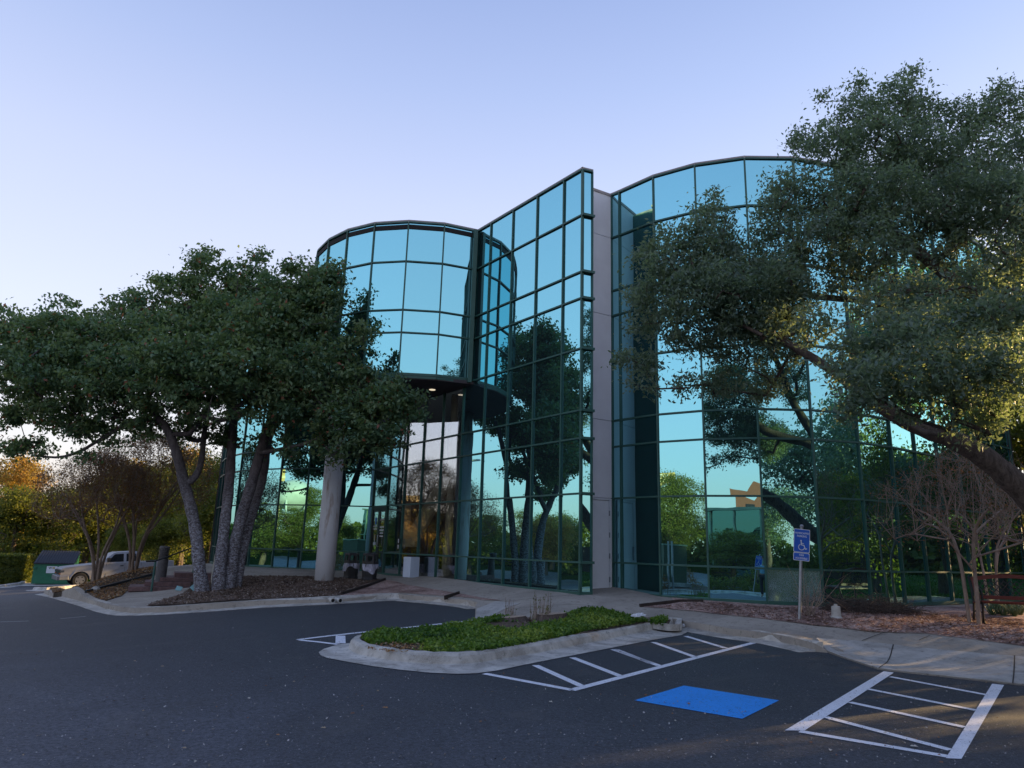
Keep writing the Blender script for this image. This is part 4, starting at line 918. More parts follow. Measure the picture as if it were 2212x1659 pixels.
mp = [tuple(p_[:2]) for p_ in mulch_poly]
flat_litter('wood_chips', scatter_in(mp, 16000, Uf, .03), .06, MT['chips'], .35, .3, 'brown wood chip mulch round the oak trunks', 'mulch')
sp_ = [tuple(p_[:2]) for p_ in slope_poly]
flat_litter('leaf_litter', scatter_in(sp_, 5000, Uf, .03), .07, MT['dryleaf'], .5, .3, 'dry leaf litter on the slope under the crape myrtles', 'leaf litter')
gp = [tuple(uh(*q)[:2]) for q in [(1400, 1312), (1500, 1318), (1600, 1332), (1680, 1341), (1760, 1352), (1880, 1366), (2000, 1369), (2100, 1381), (2212, 1396), (2212, 1340), (2000, 1325), (1800, 1318), (1650, 1312), (1500, 1302)]]
flat_litter('pine_straw', scatter_in(gp, 3800, Uf, .022), .10, MT['straw'], .12, .12, 'dark straw and twig litter over the red gravel', 'litter')
flat_litter('gravel_stones', scatter_in(gp, 5000, Uf, .02), .03, m_leaf('stone_bits', [(.30, .15, .12), (.5, .36, .31), (.4, .24, .2), (.6, .5, .45)], .02, .9, .1), .8, .4, 'loose pink gravel stones beside the sidewalk', 'gravel')
# ivy island
ii_ = [tuple((p_ + (ctr - Vector((p_.x, p_.y, 0))).normalized() * .20)[:2]) for p_ in isl]
def Ih(X, Y): return Iz(X, Y) + .045 + .025 * np.sin(X * 5 + Y * 2) * np.sin(Y * 4.3) + .03
iv = scatter_in(ii_, 52000, Ih)
stp = [pz(1190, 1330, .55), pz(1107, 1330, .52)]
bare = [(pz(1180, 1336, .5), .50), (pz(1095, 1345, .48), .55), (pz(1150, 1335, .5), .5), (pz(860, 1392, .4), .45), (pz(1085, 1352, .45), .35), (pz(945, 1380, .4), .25)]
keep = np.ones(len(iv), bool)
for c, r in bare: keep &= ((iv[:, 0] - c.x) ** 2 + (iv[:, 1] - c.y) ** 2) > (r * (.8 + .5 * RNG.random(len(iv)))) ** 2
iv = iv[keep]; iv[:, 2] += RNG.normal(size=len(iv)) * .025 - .045
lob = leaves('ground_cover', iv, np.tile([0, 0, .3], (len(iv), 1)), .058, MT['ivy'], None, .7, .3, rvals=np.clip(.5 + .5 * np.sin(iv[:, 0] * 2.1 + 1) * np.sin(iv[:, 1] * 1.7) + .25 * RNG.normal(size=len(iv)), 0, 1))
tag(lob, 'low green ground cover with small leaves filling the kerbed island', 'ground cover', kind='stuff')
flat_litter('wood_chips', scatter_in([(c.x + r * math.cos(a), c.y + r * math.sin(a)) for c, r in bare[2:3] for a in np.linspace(0, 6.1, 12)], 700, Iz, .02), .05, MT['chips'], .4, .4, 'wood chips round the two stumps on the island', 'mulch')
flat_litter('leaf_litter', scatter_in([(c.x + r * math.cos(a), c.y + r * math.sin(a)) for c, r in bare[3:4] for a in np.linspace(0, 6.1, 12)], 300, Iz, .02), .05, MT['dryleaf'], .4, .4, 'dry leaves in the bare corner of the island', 'leaf litter')
def stump(c, r, h, label):
    z = float(Iz(c.x, c.y)); o = empty('tree_stump', (c.x, c.y, z), label, 'stump', 'cut stumps on the island'); b = MB()
    k = 22; prof = [(1.5, -.08), (1.18, .02), (1.05, h * .5), (1.0, h)]; vs = []
    for j, (f_, zz) in enumerate(prof):
        for i in range(k): a = i * 2 * math.pi / k; q = r * f_ * (1 + .09 * math.sin(3 * a + 1) + .05 * math.sin(7 * a)); vs.append((c.x + q * math.cos(a), c.y + q * .8 * math.sin(a), z + zz + .02 * math.cos(a)))
    b.add(vs, [(j * k + i, j * k + (i + 1) % k, (j + 1) * k + (i + 1) % k, (j + 1) * k + i) for j in range(3) for i in range(k)]); b.build('stump_bark', MT['bark'], o, smooth=True)
    b = MB(); top = vs[-k:]; b.add([(p_[0], p_[1], p_[2] + .003) for p_ in top], [tuple(range(k))]); b.build('cut_face', MT['stump'], o)
stump(pz(1190, 1331, .55), .28, .13, 'larger cut stump at the right of the two on the ivy island'); stump(pz(1106, 1332, .52), .25, .08, 'flatter cut stump at the left of the two on the ivy island')
def shoots(c, n, h, sp, label, leafy):
    z = float(Iz(c.x, c.y)); o = empty('sapling_shoots', (c.x, c.y, z), label, 'shoots', 'shoots sprouting on the island'); b = MB(); tips = []
    for i in range(n):
        x, y = RNG.normal(size=2) * sp; hh = h * (.5 + .6 * RNG.random()); dx, dy = RNG.normal(size=2) * .05
        b.tube([(c.x + x, c.y + y, z - .05), (c.x + x + dx * .4, c.y + y + dy * .4, z + hh * .5), (c.x + x + dx, c.y + y + dy, z + hh)], [.006, .005, .002], 4); tips += [(c.x + x + dx * f_, c.y + y + dy * f_, z + hh * f_) for f_ in RNG.random(leafy)]
    b.build('stems', MT['bark_crape'], o)
    if tips: P = np.array(tips); leaves('leaves', P, np.tile([0, 0, .8], (len(P), 1)), .05, MT['leaf_bg'], o, .4, .3)
shoots(pz(1170, 1331, .55), 26, .5, .13, 'tall cluster of thin upright shoots behind the larger stump', 6); shoots(pz(1100, 1326, .52), 12, .36, .09, 'short cluster of thin bare shoots behind the flatter stump', 1)
# fallen leaves on the asphalt, one by one
lf = MB()
def leafobj(x, y, s_, rot, col):
    z = float(lot(x, y)) + .012; b = MB(); n = 9
    P = [(0, 0), (.25, .22), (.45, .12), (.62, .28), (.8, .1), (1, 0), (.8, -.12), (.6, -.26), (.42, -.1), (.22, -.2)]
    b.add([((px_ - .5) * s_ * math.cos(rot) - py_ * s_ * math.sin(rot), (px_ - .5) * s_ * math.sin(rot) + py_ * s_ * math.cos(rot), .012 * abs(py_) / .28 * (1 if py_ > 0 else .3)) for px_, py_ in P], [tuple(range(len(P)))])
    o = b.build('fallen_leaf', MT['dl%d' % col]); o.location = (x, y, z); tag(o, 'small dry leaf lying on the dark asphalt', 'leaf', 'dry leaves scattered over the asphalt'); return o
for i, c in enumerate([(.34, .17, .07), (.40, .30, .19), (.22, .10, .05), (.55, .50, .42)]): MT['dl%d' % i] = pm('dry_leaf_%d' % i, c, None, 20, .8)
lr = random.Random(5); cnt = 0
for u, v in [(830, 1530), (345, 1440), (470, 1560), (545, 1515), (590, 1495), (690, 1440), (1060, 1500), (1195, 1515), (960, 1470), (250, 1515), (90, 1595), (600, 1590), (860, 1640), (400, 1620), (420, 1645), (1490, 1525), (1540, 1630), (1620, 1615), (1690, 1610), (1755, 1605), (1905, 1590), (1960, 1605), (1400, 1500), (1970, 1620), (2040, 1660), (1800, 1620), (1380, 1580), (700, 1580), (760, 1545)]:
    p_ = hit(u + lr.uniform(-8, 8), min(v, 1652) + lr.uniform(-6, 4)); leafobj(p_.x, p_.y, lr.uniform(.035, .085), lr.uniform(0, 6.28), lr.randrange(4))
for _ in range(70):
    p_ = hit(lr.uniform(20, 1500), lr.uniform(1380, 1650)); leafobj(p_.x, p_.y, lr.uniform(.015, .04), lr.uniform(0, 6.28), lr.randrange(4))
for _ in range(34):
    p_ = hit(lr.uniform(1500, 2190), lr.uniform(1400, 1650)); leafobj(p_.x, p_.y, lr.uniform(.015, .04), lr.uniform(0, 6.28), lr.randrange(4))

# ------------------------------------------------------------------ parking sign with wheelchair symbol
def wheelchair(fr, s_, name, mat, parent):
    """fr frame centre; symbol about s_ tall"""
    o, ux, uy, un = [Vector(v) for v in fr]; b = MB()
    def at(x, y, e=.003): return o + ux * x * s_ + uy * y * s_ + un * e
    def stroke(P, wd):
        for i in range(len(P) - 1):
            a, c = Vector((P[i][0], P[i][1])), Vector((P[i + 1][0], P[i + 1][1])); t = (c - a).normalized(); nn = Vector((-t.y, t.x)) * wd / 2; a = a - t * wd * .2; c = c + t * wd * .2
            b.quad(at(*(a + nn)), at(*(a - nn)), at(*(c - nn)), at(*(c + nn)))
    arc = [(-.02 + .27 * math.cos(q), -.20 + .27 * math.sin(q)) for q in np.radians(np.linspace(118, 345, 22))]
    stroke(arc, .075); stroke([(-.06, .33), (-.04, .02), (.20, .0), (.34, -.36), (.48, -.31)], .085); stroke([(-.05, .17), (.18, .165)], .06)
    b.add([at(-.07 + .075 * math.cos(q), .42 + .075 * math.sin(q), .0035) for q in np.linspace(0, 6.28, 15)[:-1]], [tuple(range(14))])
    return b.build(name, mat, parent)
def parking_sign(base, face_az, lean, label, hgt=1.80):
    """face_az: direction the face looks to"""
    o = empty('parking_sign', base, label, 'sign', 'disabled parking signs'); n = Vector((math.sin(face_az), math.cos(face_az), 0)); ux = Vector((-n.y, n.x, 0)) * 1
    ux = Vector((0, 0, 1)).cross(n).normalized(); uz = (Vector((0, 0, 1)) + ux * lean).normalized(); ux = (ux - uz * ux.dot(uz)).normalized()
    B = Vector(base); b = MB(); b.tube([B - uz * .2, B + uz * hgt], .030, 12); b.build('post', MT['steel'], o)
    b = MB(); c = B + uz * (hgt + .015); b.lathe(tuple(c), [(.01, -.03), (.035, -.02), (.04, .01), (.025, .035), (.0, .04)], 12); b.build('post_cap', MT['steel'], o)
    def rr(w_, h_, r=.02): return [(x + r * math.cos(a), y + r * math.sin(a)) for x, y, a0 in ((w_ / 2 - r, h_ / 2 - r, 0), (-w_ / 2 + r, h_ / 2 - r, 90), (-w_ / 2 + r, -h_ / 2 + r, 180), (w_ / 2 - r, -h_ / 2 + r, 270)) for a in [rad(a0 + k * 30) for k in range(4)]]
    for (cz, w_, h_, kind) in ((hgt - .27, .305, .457, 'p'), (hgt - .27 - .229 - .085, .305, .152, 'v')):
        c = B + uz * cz + n * .034
        b = MB(); b.prism(rr(w_ + .004, h_ + .004), (c - n * .002, ux, uz, n), .004); pl = b.build('sign_plate', MT['white'], o)
        b = MB(); b.prism(rr(w_ - .018, h_ - .018, .016), (c + n * .0022, ux, uz, n), .0016); b.build('sign_face', MT['signblue'], pl)
        fr = lambda y: (c + uz * y + n * .0042, ux, uz, n)
        if kind == 'p':
            text_mesh('HANDICAPPED', .050, fr(.148), 'lettering', MT['white'], pl, sx_=.82); text_mesh('PARKING', .056, fr(.088), 'lettering', MT['white'], pl, sx_=.80)
            wheelchair(fr(-.085), .205, 'wheelchair_symbol', MT['white'], pl)
        else:
            text_mesh('VAN', .052, fr(.030), 'lettering', MT['white'], pl, sx_=.82); text_mesh('ACCESSIBLE', .050, fr(-.032), 'lettering', MT['white'], pl, sx_=.86)
    return o
sb = uh(1727, 1339)
parking_sign(sb, rad(190), .085, 'blue HANDICAPPED PARKING VAN ACCESSIBLE sign on a leaning steel post in the red gravel')

# ------------------------------------------------------------------ white cleanout cap
c = uh(1807, 1335); b = MB(); z = c.z - .02
b.lathe((c.x, c.y, z), [(.115, 0), (.115, .025), (.09, .06), (.085, .15), (.087, .155), (.085, .16), (.083, .235), (.075, .245), (.035, .25), (.033, .285), (.0, .287)], 24)
tag(b.build('cleanout_pipe', MT['pvc'], smooth=False, loc=(c.x, c.y, z), bevel=0), 'short white plastic pipe stub with a cap in the gravel right of the blue sign', 'pipe')
# ------------------------------------------------------------------ brush pile and twiggy shrub
def brush(c, rx, ry, h, n, label, name='brush_pile', mat='bark', cat='brush', upright=0, group=None, seg=.35):
    z = U1(c.x, c.y); o_b = MB()
    for _ in range(n):
        a = RNG.random() * 6.28; q = RNG.random() ** .5; x, y = c.x + rx * q * math.cos(a), c.y + ry * q * math.sin(a)
        if upright: p0 = (c.x + RNG.normal() * .05, c.y + RNG.normal() * .05, z - .03); d = Vector((RNG.normal() * .5, RNG.normal() * .4, 1.0)).normalized() * h * (.4 + .7 * RNG.random())
        else: p0 = (x, y, z + h * RNG.random() * (1 - q * .8)); d = Vector((RNG.normal(), RNG.normal(), RNG.normal() * .35)).normalized() * seg * (.5 + RNG.random())
        m_ = Vector(p0) + d * .5 + Vector(RNG.normal(size=3)) * .05; e = Vector(p0) + d
        o_b.tube([p0, m_, e], [.006, .0045, .002], 4, cap=False)
        if upright:
            for _k in range(3): e2 = m_ + Vector(RNG.normal(size=3)) * h * .22; o_b.tube([m_, e2], [.003, .0012], 3, cap=False)
    o = o_b.build(name, MT[mat], loc=(c.x, c.y, z)); tag(o, label, cat, group); return o
bp_ = uh(1893, 1326); brush(Vector((bp_.x, bp_.y + .3, 0)), 1.05, .38, .38, 900, 'low tangle of dead brown brush heaped against the glass right of the white pipe')
brush(uh(1750, 1330), .3, .3, 1.1, 26, 'thin bare twiggy shrub in front of the shattered pane', 'bare_shrub', 'bark_crape', 'shrub', 1)
# liriope under the bench
def tuft(c, n, L, label, grp):
    z = U1(c.x, c.y); b = MB()
    for _ in range(n):
        a = RNG.random() * 6.28; w_ = .006; ux = Vector((math.cos(a), math.sin(a), 0)); sx2 = Vector((-ux.y, ux.x, 0)) * w_; l_ = L * (.6 + .6 * RNG.random()); o0 = Vector((c.x, c.y, z)) + ux * RNG.random() * .06
        p1 = o0 + ux * l_ * .35 + Vector((0, 0, l_ * .6)); p2 = o0 + ux * l_ * .8 + Vector((0, 0, l_ * .35)); b.add([o0 - sx2, o0 + sx2, p1 + sx2, p1 - sx2, p2], [(0, 1, 2, 3), (3, 2, 4)])
    o = b.build('grass_tuft', MT['tuft'], loc=(c.x, c.y, z)); tag(o, label, 'plant', grp)
MT['tuft'] = pm('tuft_green', (.05, .11, .04), (.09, .13, .05), 5, .6)
for k, (u, v) in enumerate([(2148, 1332), (2172, 1333), (2195, 1334), (2160, 1329), (2184, 1329), (2206, 1331)]): tuft(uh(u, v) + Vector((.1, .2, 0)), 60, .38, 'strappy green grass tuft behind the bench, ' + ('front row, left', 'front row, middle', 'front row, right', 'back row, left', 'back row, middle', 'back row, right')[k], 'strappy grass tufts behind the bench')
# ------------------------------------------------------------------ bench
def bench():
    B = uh(2128, 1349); ax = Vector((math.cos(rad(-12)), math.sin(rad(-12)), 0)); ay = Vector((-ax.y, ax.x, 0))  # ax along, ay to the back
    z0 = B.z; o = empty('park_bench', B, 'red wooden bench with black cast iron ends and a lattice back under the oak', 'bench'); L = 1.5
    P = lambda x, y, z: Vector((B.x, B.y, z0)) + ax * x + ay * y + Vector((0, 0, z))
    for e in (0, L):
        b = MB(); b.tube([P(e, .06, -.02), P(e, .03, .2), P(e, .0, .42), P(e, -.02, .55), P(e, .03, .66), P(e, .14, .68), P(e, .24, .66)], [.026, .018, .022, .018, .018, .02, .018], 8)
        b.tube([P(e, .52, -.02), P(e, .46, .2), P(e, .40, .42), P(e, .46, .66), P(e, .55, .90)], [.026, .02, .022, .02, .016], 8)
        b.tube([P(e, .0, .40), P(e, .2, .38), P(e, .40, .41)], .02, 8); b.tube([P(e, .04, .2), P(e, .25, .27), P(e, .45, .2)], .013, 6); b.tube([P(e, .02, .03), P(e, -.05, .0)], .022, 8); b.tube([P(e, .52, .02), P(e, .60, .0)], .022, 8)
        b.tube([P(e + .001, .16 + .07 * math.cos(q), .54 + .07 * math.sin(q)) for q in np.linspace(0, 6.28, 13)], .008, 5, cap=False)
        b.build('end_frame', MT['iron'], o, smooth=True)
    for k in range(5):
        b = MB(); y = .0 + k * .092; b.bar(P(-.02, y, .435 - .01 * k), P(L + .02, y, .435 - .01 * k), .075, .03); b.build('seat_slat', MT['redwood'], o, bevel=.004)
    bk = lambda x, z: P(x, .405 + (z - .47) * .29, z)
    b = MB(); b.bar(bk(.06, .50), bk(L - .06, .50), .03, .07); b.build('back_rail', MT['redwood'], o, bevel=.004)
    b = MB(); n = 12
    for i in range(n):
        x0, x1 = .03 + (L - .06) * i / n, .03 + (L - .06) * (i + 1) / n; h = lambda x: .835 + .085 * math.sin(math.pi * x / L); b.bar(bk(x0, h(x0)), bk(x1, h(x1)), .03, .075)
    b.build('back_rail', MT['redwood'], o)
    for x in (.07, L - .07): b = MB(); b.bar(bk(x, .53), bk(x, .84), .07, .03, (ay.x, ay.y, 0)); b.build('back_stile', MT['redwood'], o)
    b = MB(); s_ = .115; x0, x1, za, zb = .11, L - .11, .535, .83
    for sg in (-1, 1):
        for k in range(-4, 18):
            a = x0 + k * s_; pts = []
            xa, xb = a, a + sg * (zb - za); lo, hi = (xa, xb)
            for f_ in np.linspace(0, 1, 13):
                x = xa + (xb - xa) * f_; z = za + (zb - za) * f_
                if x0 <= x <= x1: pts.append((x, z))
            if len(pts) > 2: b.tube([bk(*pts[0]) + ay * .004 * sg, bk(*pts[-1]) + ay * .004 * sg], .0085, 5)
    b.build('lattice', MT['iron'], o)
bench()
# ------------------------------------------------------------------ trash cans (hexagonal, open windows, plastic liner)
MT['film'] = bpy.data.materials.new('liner_film'); MT['film'].use_nodes = True
_n = MT['film'].node_tree; _b = _n.nodes['Principled BSDF']; _b.inputs['Base Color'].default_value = (.55, .55, .68, 1); _b.inputs['Roughness'].default_value = .35
_t = _n.nodes.new('ShaderNodeBsdfTransparent'); _m = _n.nodes.new('ShaderNodeMixShader'); _f = ramp(_n, noise(_n, coord(_n, (1, 1, .4)), 9, 4, .6, 1), ((.35, .35), (.65, .85))); _n.links.new(_f, _m.inputs[0]); _n.links.new(_t.outputs[0], _m.inputs[1]); _n.links.new(_b.outputs[0], _m.inputs[2]); _n.links.new(_m.outputs[0], _n.nodes['Material Output'].inputs[0])
def trash(base, rz, label, seed):
    B = Vector(base); z = B.z; o = empty('trash_can', B, label, 'trash can'); rs = random.Random(seed); k = 6
    def ring(r, zz, rot=0): return [(B.x + r * math.cos(2 * math.pi * i / k + rz + rot), B.y + r * math.sin(2 * math.pi * i / k + rz + rot), z + zz) for i in range(k)]
    b = MB(); lv = [(.225, 0), (.24, .02), (.24, .09), (.225, .10), (.25, .49), (.225, .50)]; vs = []
    for r, zz in lv: vs += ring(r, zz)
    b.add(vs, [(j * k + i, j * k + (i + 1) % k, (j + 1) * k + (i + 1) % k, (j + 1) * k + i) for j in range(len(lv) - 1) for i in range(k)] + [tuple(range(k)), tuple((len(lv) - 1) * k + i for i in range(k))]); b.build('bin_body', MT['black'], o, bevel=.012)
    b = MB(); lo_, hi_ = ring(.25, .505), ring(.235, .80)
    lo2, hi2 = ring(.228, .505), ring(.215, .80)
    for i in range(k):
        j = (i + 1) % k; L0, L1, H0, H1 = [Vector(q) for q in (lo_[i], lo_[j], hi_[i], hi_[j])]
        g = lambda s_, t: (L0 * (1 - s_) + L1 * s_) * (1 - t) + (H0 * (1 - s_) + H1 * s_) * t
        # window frame on each side
        W = [g(.2, .38), g(.2, .8), g(.3, .88), g(.7, .88), g(.8, .8), g(.8, .38), g(.7, .3), g(.3, .3)]; O = [g(0, 0), g(0, 1), g(1, 1), g(1, 0)]
        nrm = ((L0 + L1) / 2 - Vector((B.x, B.y, L0.z))).normalized() * .02
        for off in (Vector(), nrm):
            vs = [p_ - off for p_ in O + W]; b.add(vs, [(0, 1, 5, 4, 11, 10), (1, 2, 8, 7, 6, 5), (2, 3, 9, 8), (3, 0, 10, 9)][:0] + [(0, 1, 5, 4), (0, 4, 11), (1, 6, 5), (1, 2, 7, 6), (2, 8, 7), (2, 3, 9, 8), (3, 10, 9), (3, 0, 11, 10)])
        for q in range(8): b.quad(W[q], W[(q + 1) % 8], W[(q + 1) % 8] - nrm, W[q] - nrm)
    b.add(ring(.245, .80) + ring(.225, .84) + ring(.05, .855), [(i, (i + 1) % k, k + (i + 1) % k, k + i) for i in range(k)] + [(k + i, k + (i + 1) % k, 2 * k + (i + 1) % k, 2 * k + i) for i in range(k)] + [tuple(2 * k + i for i in range(k)), tuple(range(k))])
    b.build('hood', MT['black'], o)
    b = MB(); n = 36; vs = []
    for zz, r in ((.515, .242), (.49, .26), (.41, .268), (.32, .272)):
        for i in range(n):
            a = 2 * math.pi * i / n; dr = (.006 + (.585 - zz) * .07) * math.sin(a * 5 + zz * 9 + seed) + .01 * rs.random(); zl = zz - (.09 * math.sin(a * 2 + seed) + .03 * math.sin(5 * a) if zz < .35 else 0)
            hx = math.cos(math.pi / 6) / math.cos(((a - rz) % (math.pi / 3)) - math.pi / 6); vs.append((B.x + (r * hx + dr) * math.cos(a), B.y + (r * hx + dr) * math.sin(a), z + zl))
    b.add(vs, [(j * n + i, j * n + (i + 1) % n, (j + 1) * n + (i + 1) % n, (j + 1) * n + i) for j in range(3) for i in range(n)]); b.build('liner', MT['film'], o, smooth=True)
c1, c2 = uh(757, 1251), uh(797, 1255)
trash(c1, .35, 'black hexagonal trash can with a clear liner, nearer the white column', 1); trash(c2, .1, 'black hexagonal trash can with a clear liner, in front of the entrance door', 4)
# white box by the lobby glass
B = uh(887, 1247); o = empty('white_box', B, 'plain white rectangular box standing on the walk against the lobby glass', 'box'); an_ = math.atan2(Ad.y, Ad.x) + rad(8)
b = MB(); b.box((B.x, B.y, B.z + .31), (.36, .36, .62), an_ + rad(2)); bx = b.build('box_body', MT['bluew'], o, bevel=.006)
Rz = Matrix.Rotation(an_ + rad(2), 3, 'Z'); 
fx = [Rz @ Vector(v) for v in ((1, 0, 0), (-1, 0, 0), (0, 1, 0), (0, -1, 0))]
fn = min(fx, key=lambda n_: n_.x * .9 + n_.y); fn = sorted(fx, key=lambda n_: n_.dot(Vector((B.x, B.y, 0)).normalized()))[0]
ux = Vector((0, 0, 1)).cross(fn).normalized(); fr = (Vector((B.x, B.y, B.z + .36)) + fn * .1715, ux, (0, 0, 1), fn)
MT['pinkish'] = pm('pale_red_print', (.55, .18, .2), None, 3, .6)
b = MB(); o_, u_, w_ = Vector(fr[0]), ux, Vector((0, 0, 1))
for q in range(9):
    a0, a1 = rad(50 + q * 29), rad(50 + (q + 1) * 29)
    b.quad(*[o_ + u_ * (r * math.cos(a) - .04) + w_ * (r * math.sin(a) + .02) + fn * .002 for r, a in ((.035, a0), (.042, a0), (.042, a1), (.035, a1))])
b.build('printed_arc', MT['pinkish'], bx)
b = MB()
for yy, x0, x1 in ((-.03, -.01, .06), (-.06, -.03, .02)): b.quad(*[o_ + u_ * x + w_ * y + fn * .002 for x, y in ((x0, yy), (x1, yy), (x1, yy + .008), (x0, yy + .008))])
b.build('printed_line', MT['steel'], bx)
# card reader on the lobby mullion
p_ = flat[-3] + Dn * .06; b = MB(); b.box((p_.x, p_.y, 1.92), (.10, .05, .17), ea); cr = b.build('card_reader', MT['black'], loc=(p_.x, p_.y, 1.92)); tag(cr, 'small black card reader on the green mullion right of the entrance doors', 'card reader')
b = MB(); q_ = p_ + Dn * .028; b.box((q_.x, q_.y, 1.93), (.05, .006, .13), ea); b.box((q_.x, q_.y, 1.74), (.035, .02, .12), ea); b.build('reader_label', MT['white'], cr)
# ------------------------------------------------------------------ drain pipes through the kerb
for u, lab in ((718, 'left of the two drain pipe ends set in the kerb'), (734, 'right of the two drain pipe ends set in the kerb')):
    c = hit(u, 1304); i = min(range(len(K1s)), key=lambda k: (K1s[k] - c).length); t = (K1s[i + 1] - K1s[i - 1]).normalized(); nn = Vector((-t.y, t.x, 0)); c0 = c + Vector((0, 0, .075)); b = MB(); k = 20
    vs = []; R2 = [(.062, -.035), (.062, .25), (.045, .25), (.045, -.035)]
    for r, d_ in R2:
        for j in range(k): a = 2 * math.pi * j / k; vs.append(c0 + nn * d_ + t * (r * math.cos(a)) + Vector((0, 0, r * math.sin(a))))
    b.add(vs, [(m_ * k + j, m_ * k + (j + 1) % k, ((m_ + 1) % 4) * k + (j + 1) % k, ((m_ + 1) % 4) * k + j) for m_ in (0, 1, 2, 3) for j in range(k) if m_ != 1] + [tuple(k + j for j in range(k))])
    pi_ = b.build('drain_pipe', [MT['pvc'], MT['dark']], loc=c0); tag(pi_, lab, 'pipe')
    pi_.data.polygons[len(pi_.data.polygons) - 1].material_index = 1
    b = MB(); b.add([c0 - nn * .012 + t * (.045 * math.cos(2 * math.pi * j / k)) + Vector((0, 0, .045 * math.sin(2 * math.pi * j / k))) for j in range(k)], [tuple(range(k))]); b.build('pipe_opening', MT['dark'], pi_)
# timber edging boards
def board(name, pxs, w_, h_, mat, label, zf=.03):
    P = [uh(*q) for q in pxs]; b = MB()
    for i in range(len(P) - 1): b.bar(P[i] + Vector((0, 0, zf)), P[i + 1] + Vector((0, 0, zf)), w_, h_)
    o = b.build(name, MT[mat], loc=P[0]); tag(o, label, 'edging')
board('edging_board', [(737, 1286), (800, 1266), (832, 1254)], .04, .10, 'timber', 'dark timber edging between the mulch and the red gravel')
board('edging_board', [(960, 1294), (992, 1284)], .04, .10, 'timber', 'short dark edging board at the walk side of the gravel triangle')
board('edging_board', [(1382, 1311), (1470, 1301), (1520, 1301)], .04, .07, 'timber', 'dark edging strip where the red gravel bed meets the walk at the right wall')
board('edging_strip', [(185, 1281), (230, 1269), (280, 1256), (330, 1243)], .07, .10, 'edging', 'long black steel edging running up the slope left of the brick steps')
# ------------------------------------------------------------------ crumpled litter
def litter(base, s_, label, seed):
    r = np.random.default_rng(seed); bm = bmesh.new(); bmesh.ops.create_icosphere(bm, subdivisions=3, radius=s_)
    for v in bm.verts:
        d = v.co.normalized(); f_ = 1 + .45 * math.sin(d.x * 7 + seed) * math.sin(d.y * 9) + .3 * math.sin(d.z * 13 + d.x * 5) + .1 * r.normal(); v.co = Vector((d.x * s_ * f_ * 1.35, d.y * s_ * f_, max(-.2 * s_, d.z * s_ * f_ * .75)))
    me = bpy.data.meshes.new('litter'); bm.to_mesh(me); bm.free(); me.materials.append(MT['white']); o = bpy.data.objects.new('crumpled_paper', me); C.objects.link(o); o.location = base; tag(o, label, 'litter')
q_ = pz(1374, 1329, .62); litter((q_.x, q_.y, float(Iz(q_.x, q_.y)) + .14), .055, 'left half of the crumpled white tissue lying on the green ground cover', 2)
q_ = pz(1385, 1327, .62); litter((q_.x, q_.y, float(Iz(q_.x, q_.y)) + .14), .05, 'right half of the crumpled white tissue lying on the green ground cover', 8)
q_ = hit(1474, 1357); litter((q_.x, q_.y, q_.z + .04), .055, 'crumpled white paper in the gutter at the corner of island and sidewalk', 5)
# ------------------------------------------------------------------ brick steps, rails, path light
zb0 = .20
z1_, z2_ = .62, .62
sA = pz(276, 1277, zb0); sB = pz(440, 1277, zb0); tdir = (sB - sA); tdir.z = 0; tdir.normalize(); sn = Vector((-tdir.y, tdir.x, 0))
if sn.y < 0: sn = -sn
steps = empty('brick_steps', sA, 'flight of dark red brick steps rising from the lot to the building walk', 'steps')
for k in range(4):
    x0 = k * .42; Lk = 2.45 - x0; hgt = .125
    b = MB(); z0 = zb0 - .1 if k == 0 else zb0 + k * hgt - .02; z1 = zb0 + (k + 1) * hgt
    nb = 13
    rows_ = [(zb0 + k * hgt + .004, zb0 + k * hgt + .074), (zb0 + k * hgt + .079, z1)] if hgt > .13 else [(zb0 + k * hgt + .003, zb0 + k * hgt + .060), (zb0 + k * hgt + .064, z1)]
    for (ra, rb) in rows_:
        for i in range(nb):
            xa = x0 + (Lk) * i / nb + .004; xb = x0 + Lk * (i + 1) / nb - .004; c = sA + tdir * (xa + xb) / 2 + sn * (.35 * k + .10 + .003 * ((i * 7 + k) % 3)); b.box((c.x, c.y, (ra + rb) / 2), (xb - xa, .2, rb - ra), math.atan2(tdir.y, tdir.x))
    c = sA + tdir * (x0 + Lk / 2) + sn * (.35 * k + .85); b.box((c.x, c.y, (z0 - .3 + z1 - .006) / 2), (Lk - .02, 1.45, z1 - .006 - z0 + .3), math.atan2(tdir.y, tdir.x))
    b.build('step', MT['brick'], steps)
def rail(label, p0, p1, h=.86, ext0=None, ext1=None):
    o = empty('handrail', p0, label, 'handrail', 'green handrails at the steps')
    for p_ in (p0, p1): b = MB(); b.tube([p_ - Vector((0, 0, .15)), p_ + Vector((0, 0, h))], .032, 8); b.build('post', MT['rail'], o)
    b = MB(); a = p0 + Vector((0, 0, h + .02)); c = p1 + Vector((0, 0, h + .02)); d = (c - a).normalized()
    pts = [a - Vector((d.x, d.y, 0)).normalized() * .45 if ext0 is None else ext0, a, c, c + Vector((d.x, d.y, 0)).normalized() * .25]; b.tube(pts, .024, 8); b.build('top_rail', MT['iron'], o)
r0 = pz(327, 1276, .22); r1 = pz(417, 1238, .68)
rail('green steel handrail with two posts rising over the near side of the brick steps', r0, r1)
r2 = pz(316, 1240, zb0 + .5) + sn * 1.2; r3 = r2 + (r1 - r0)
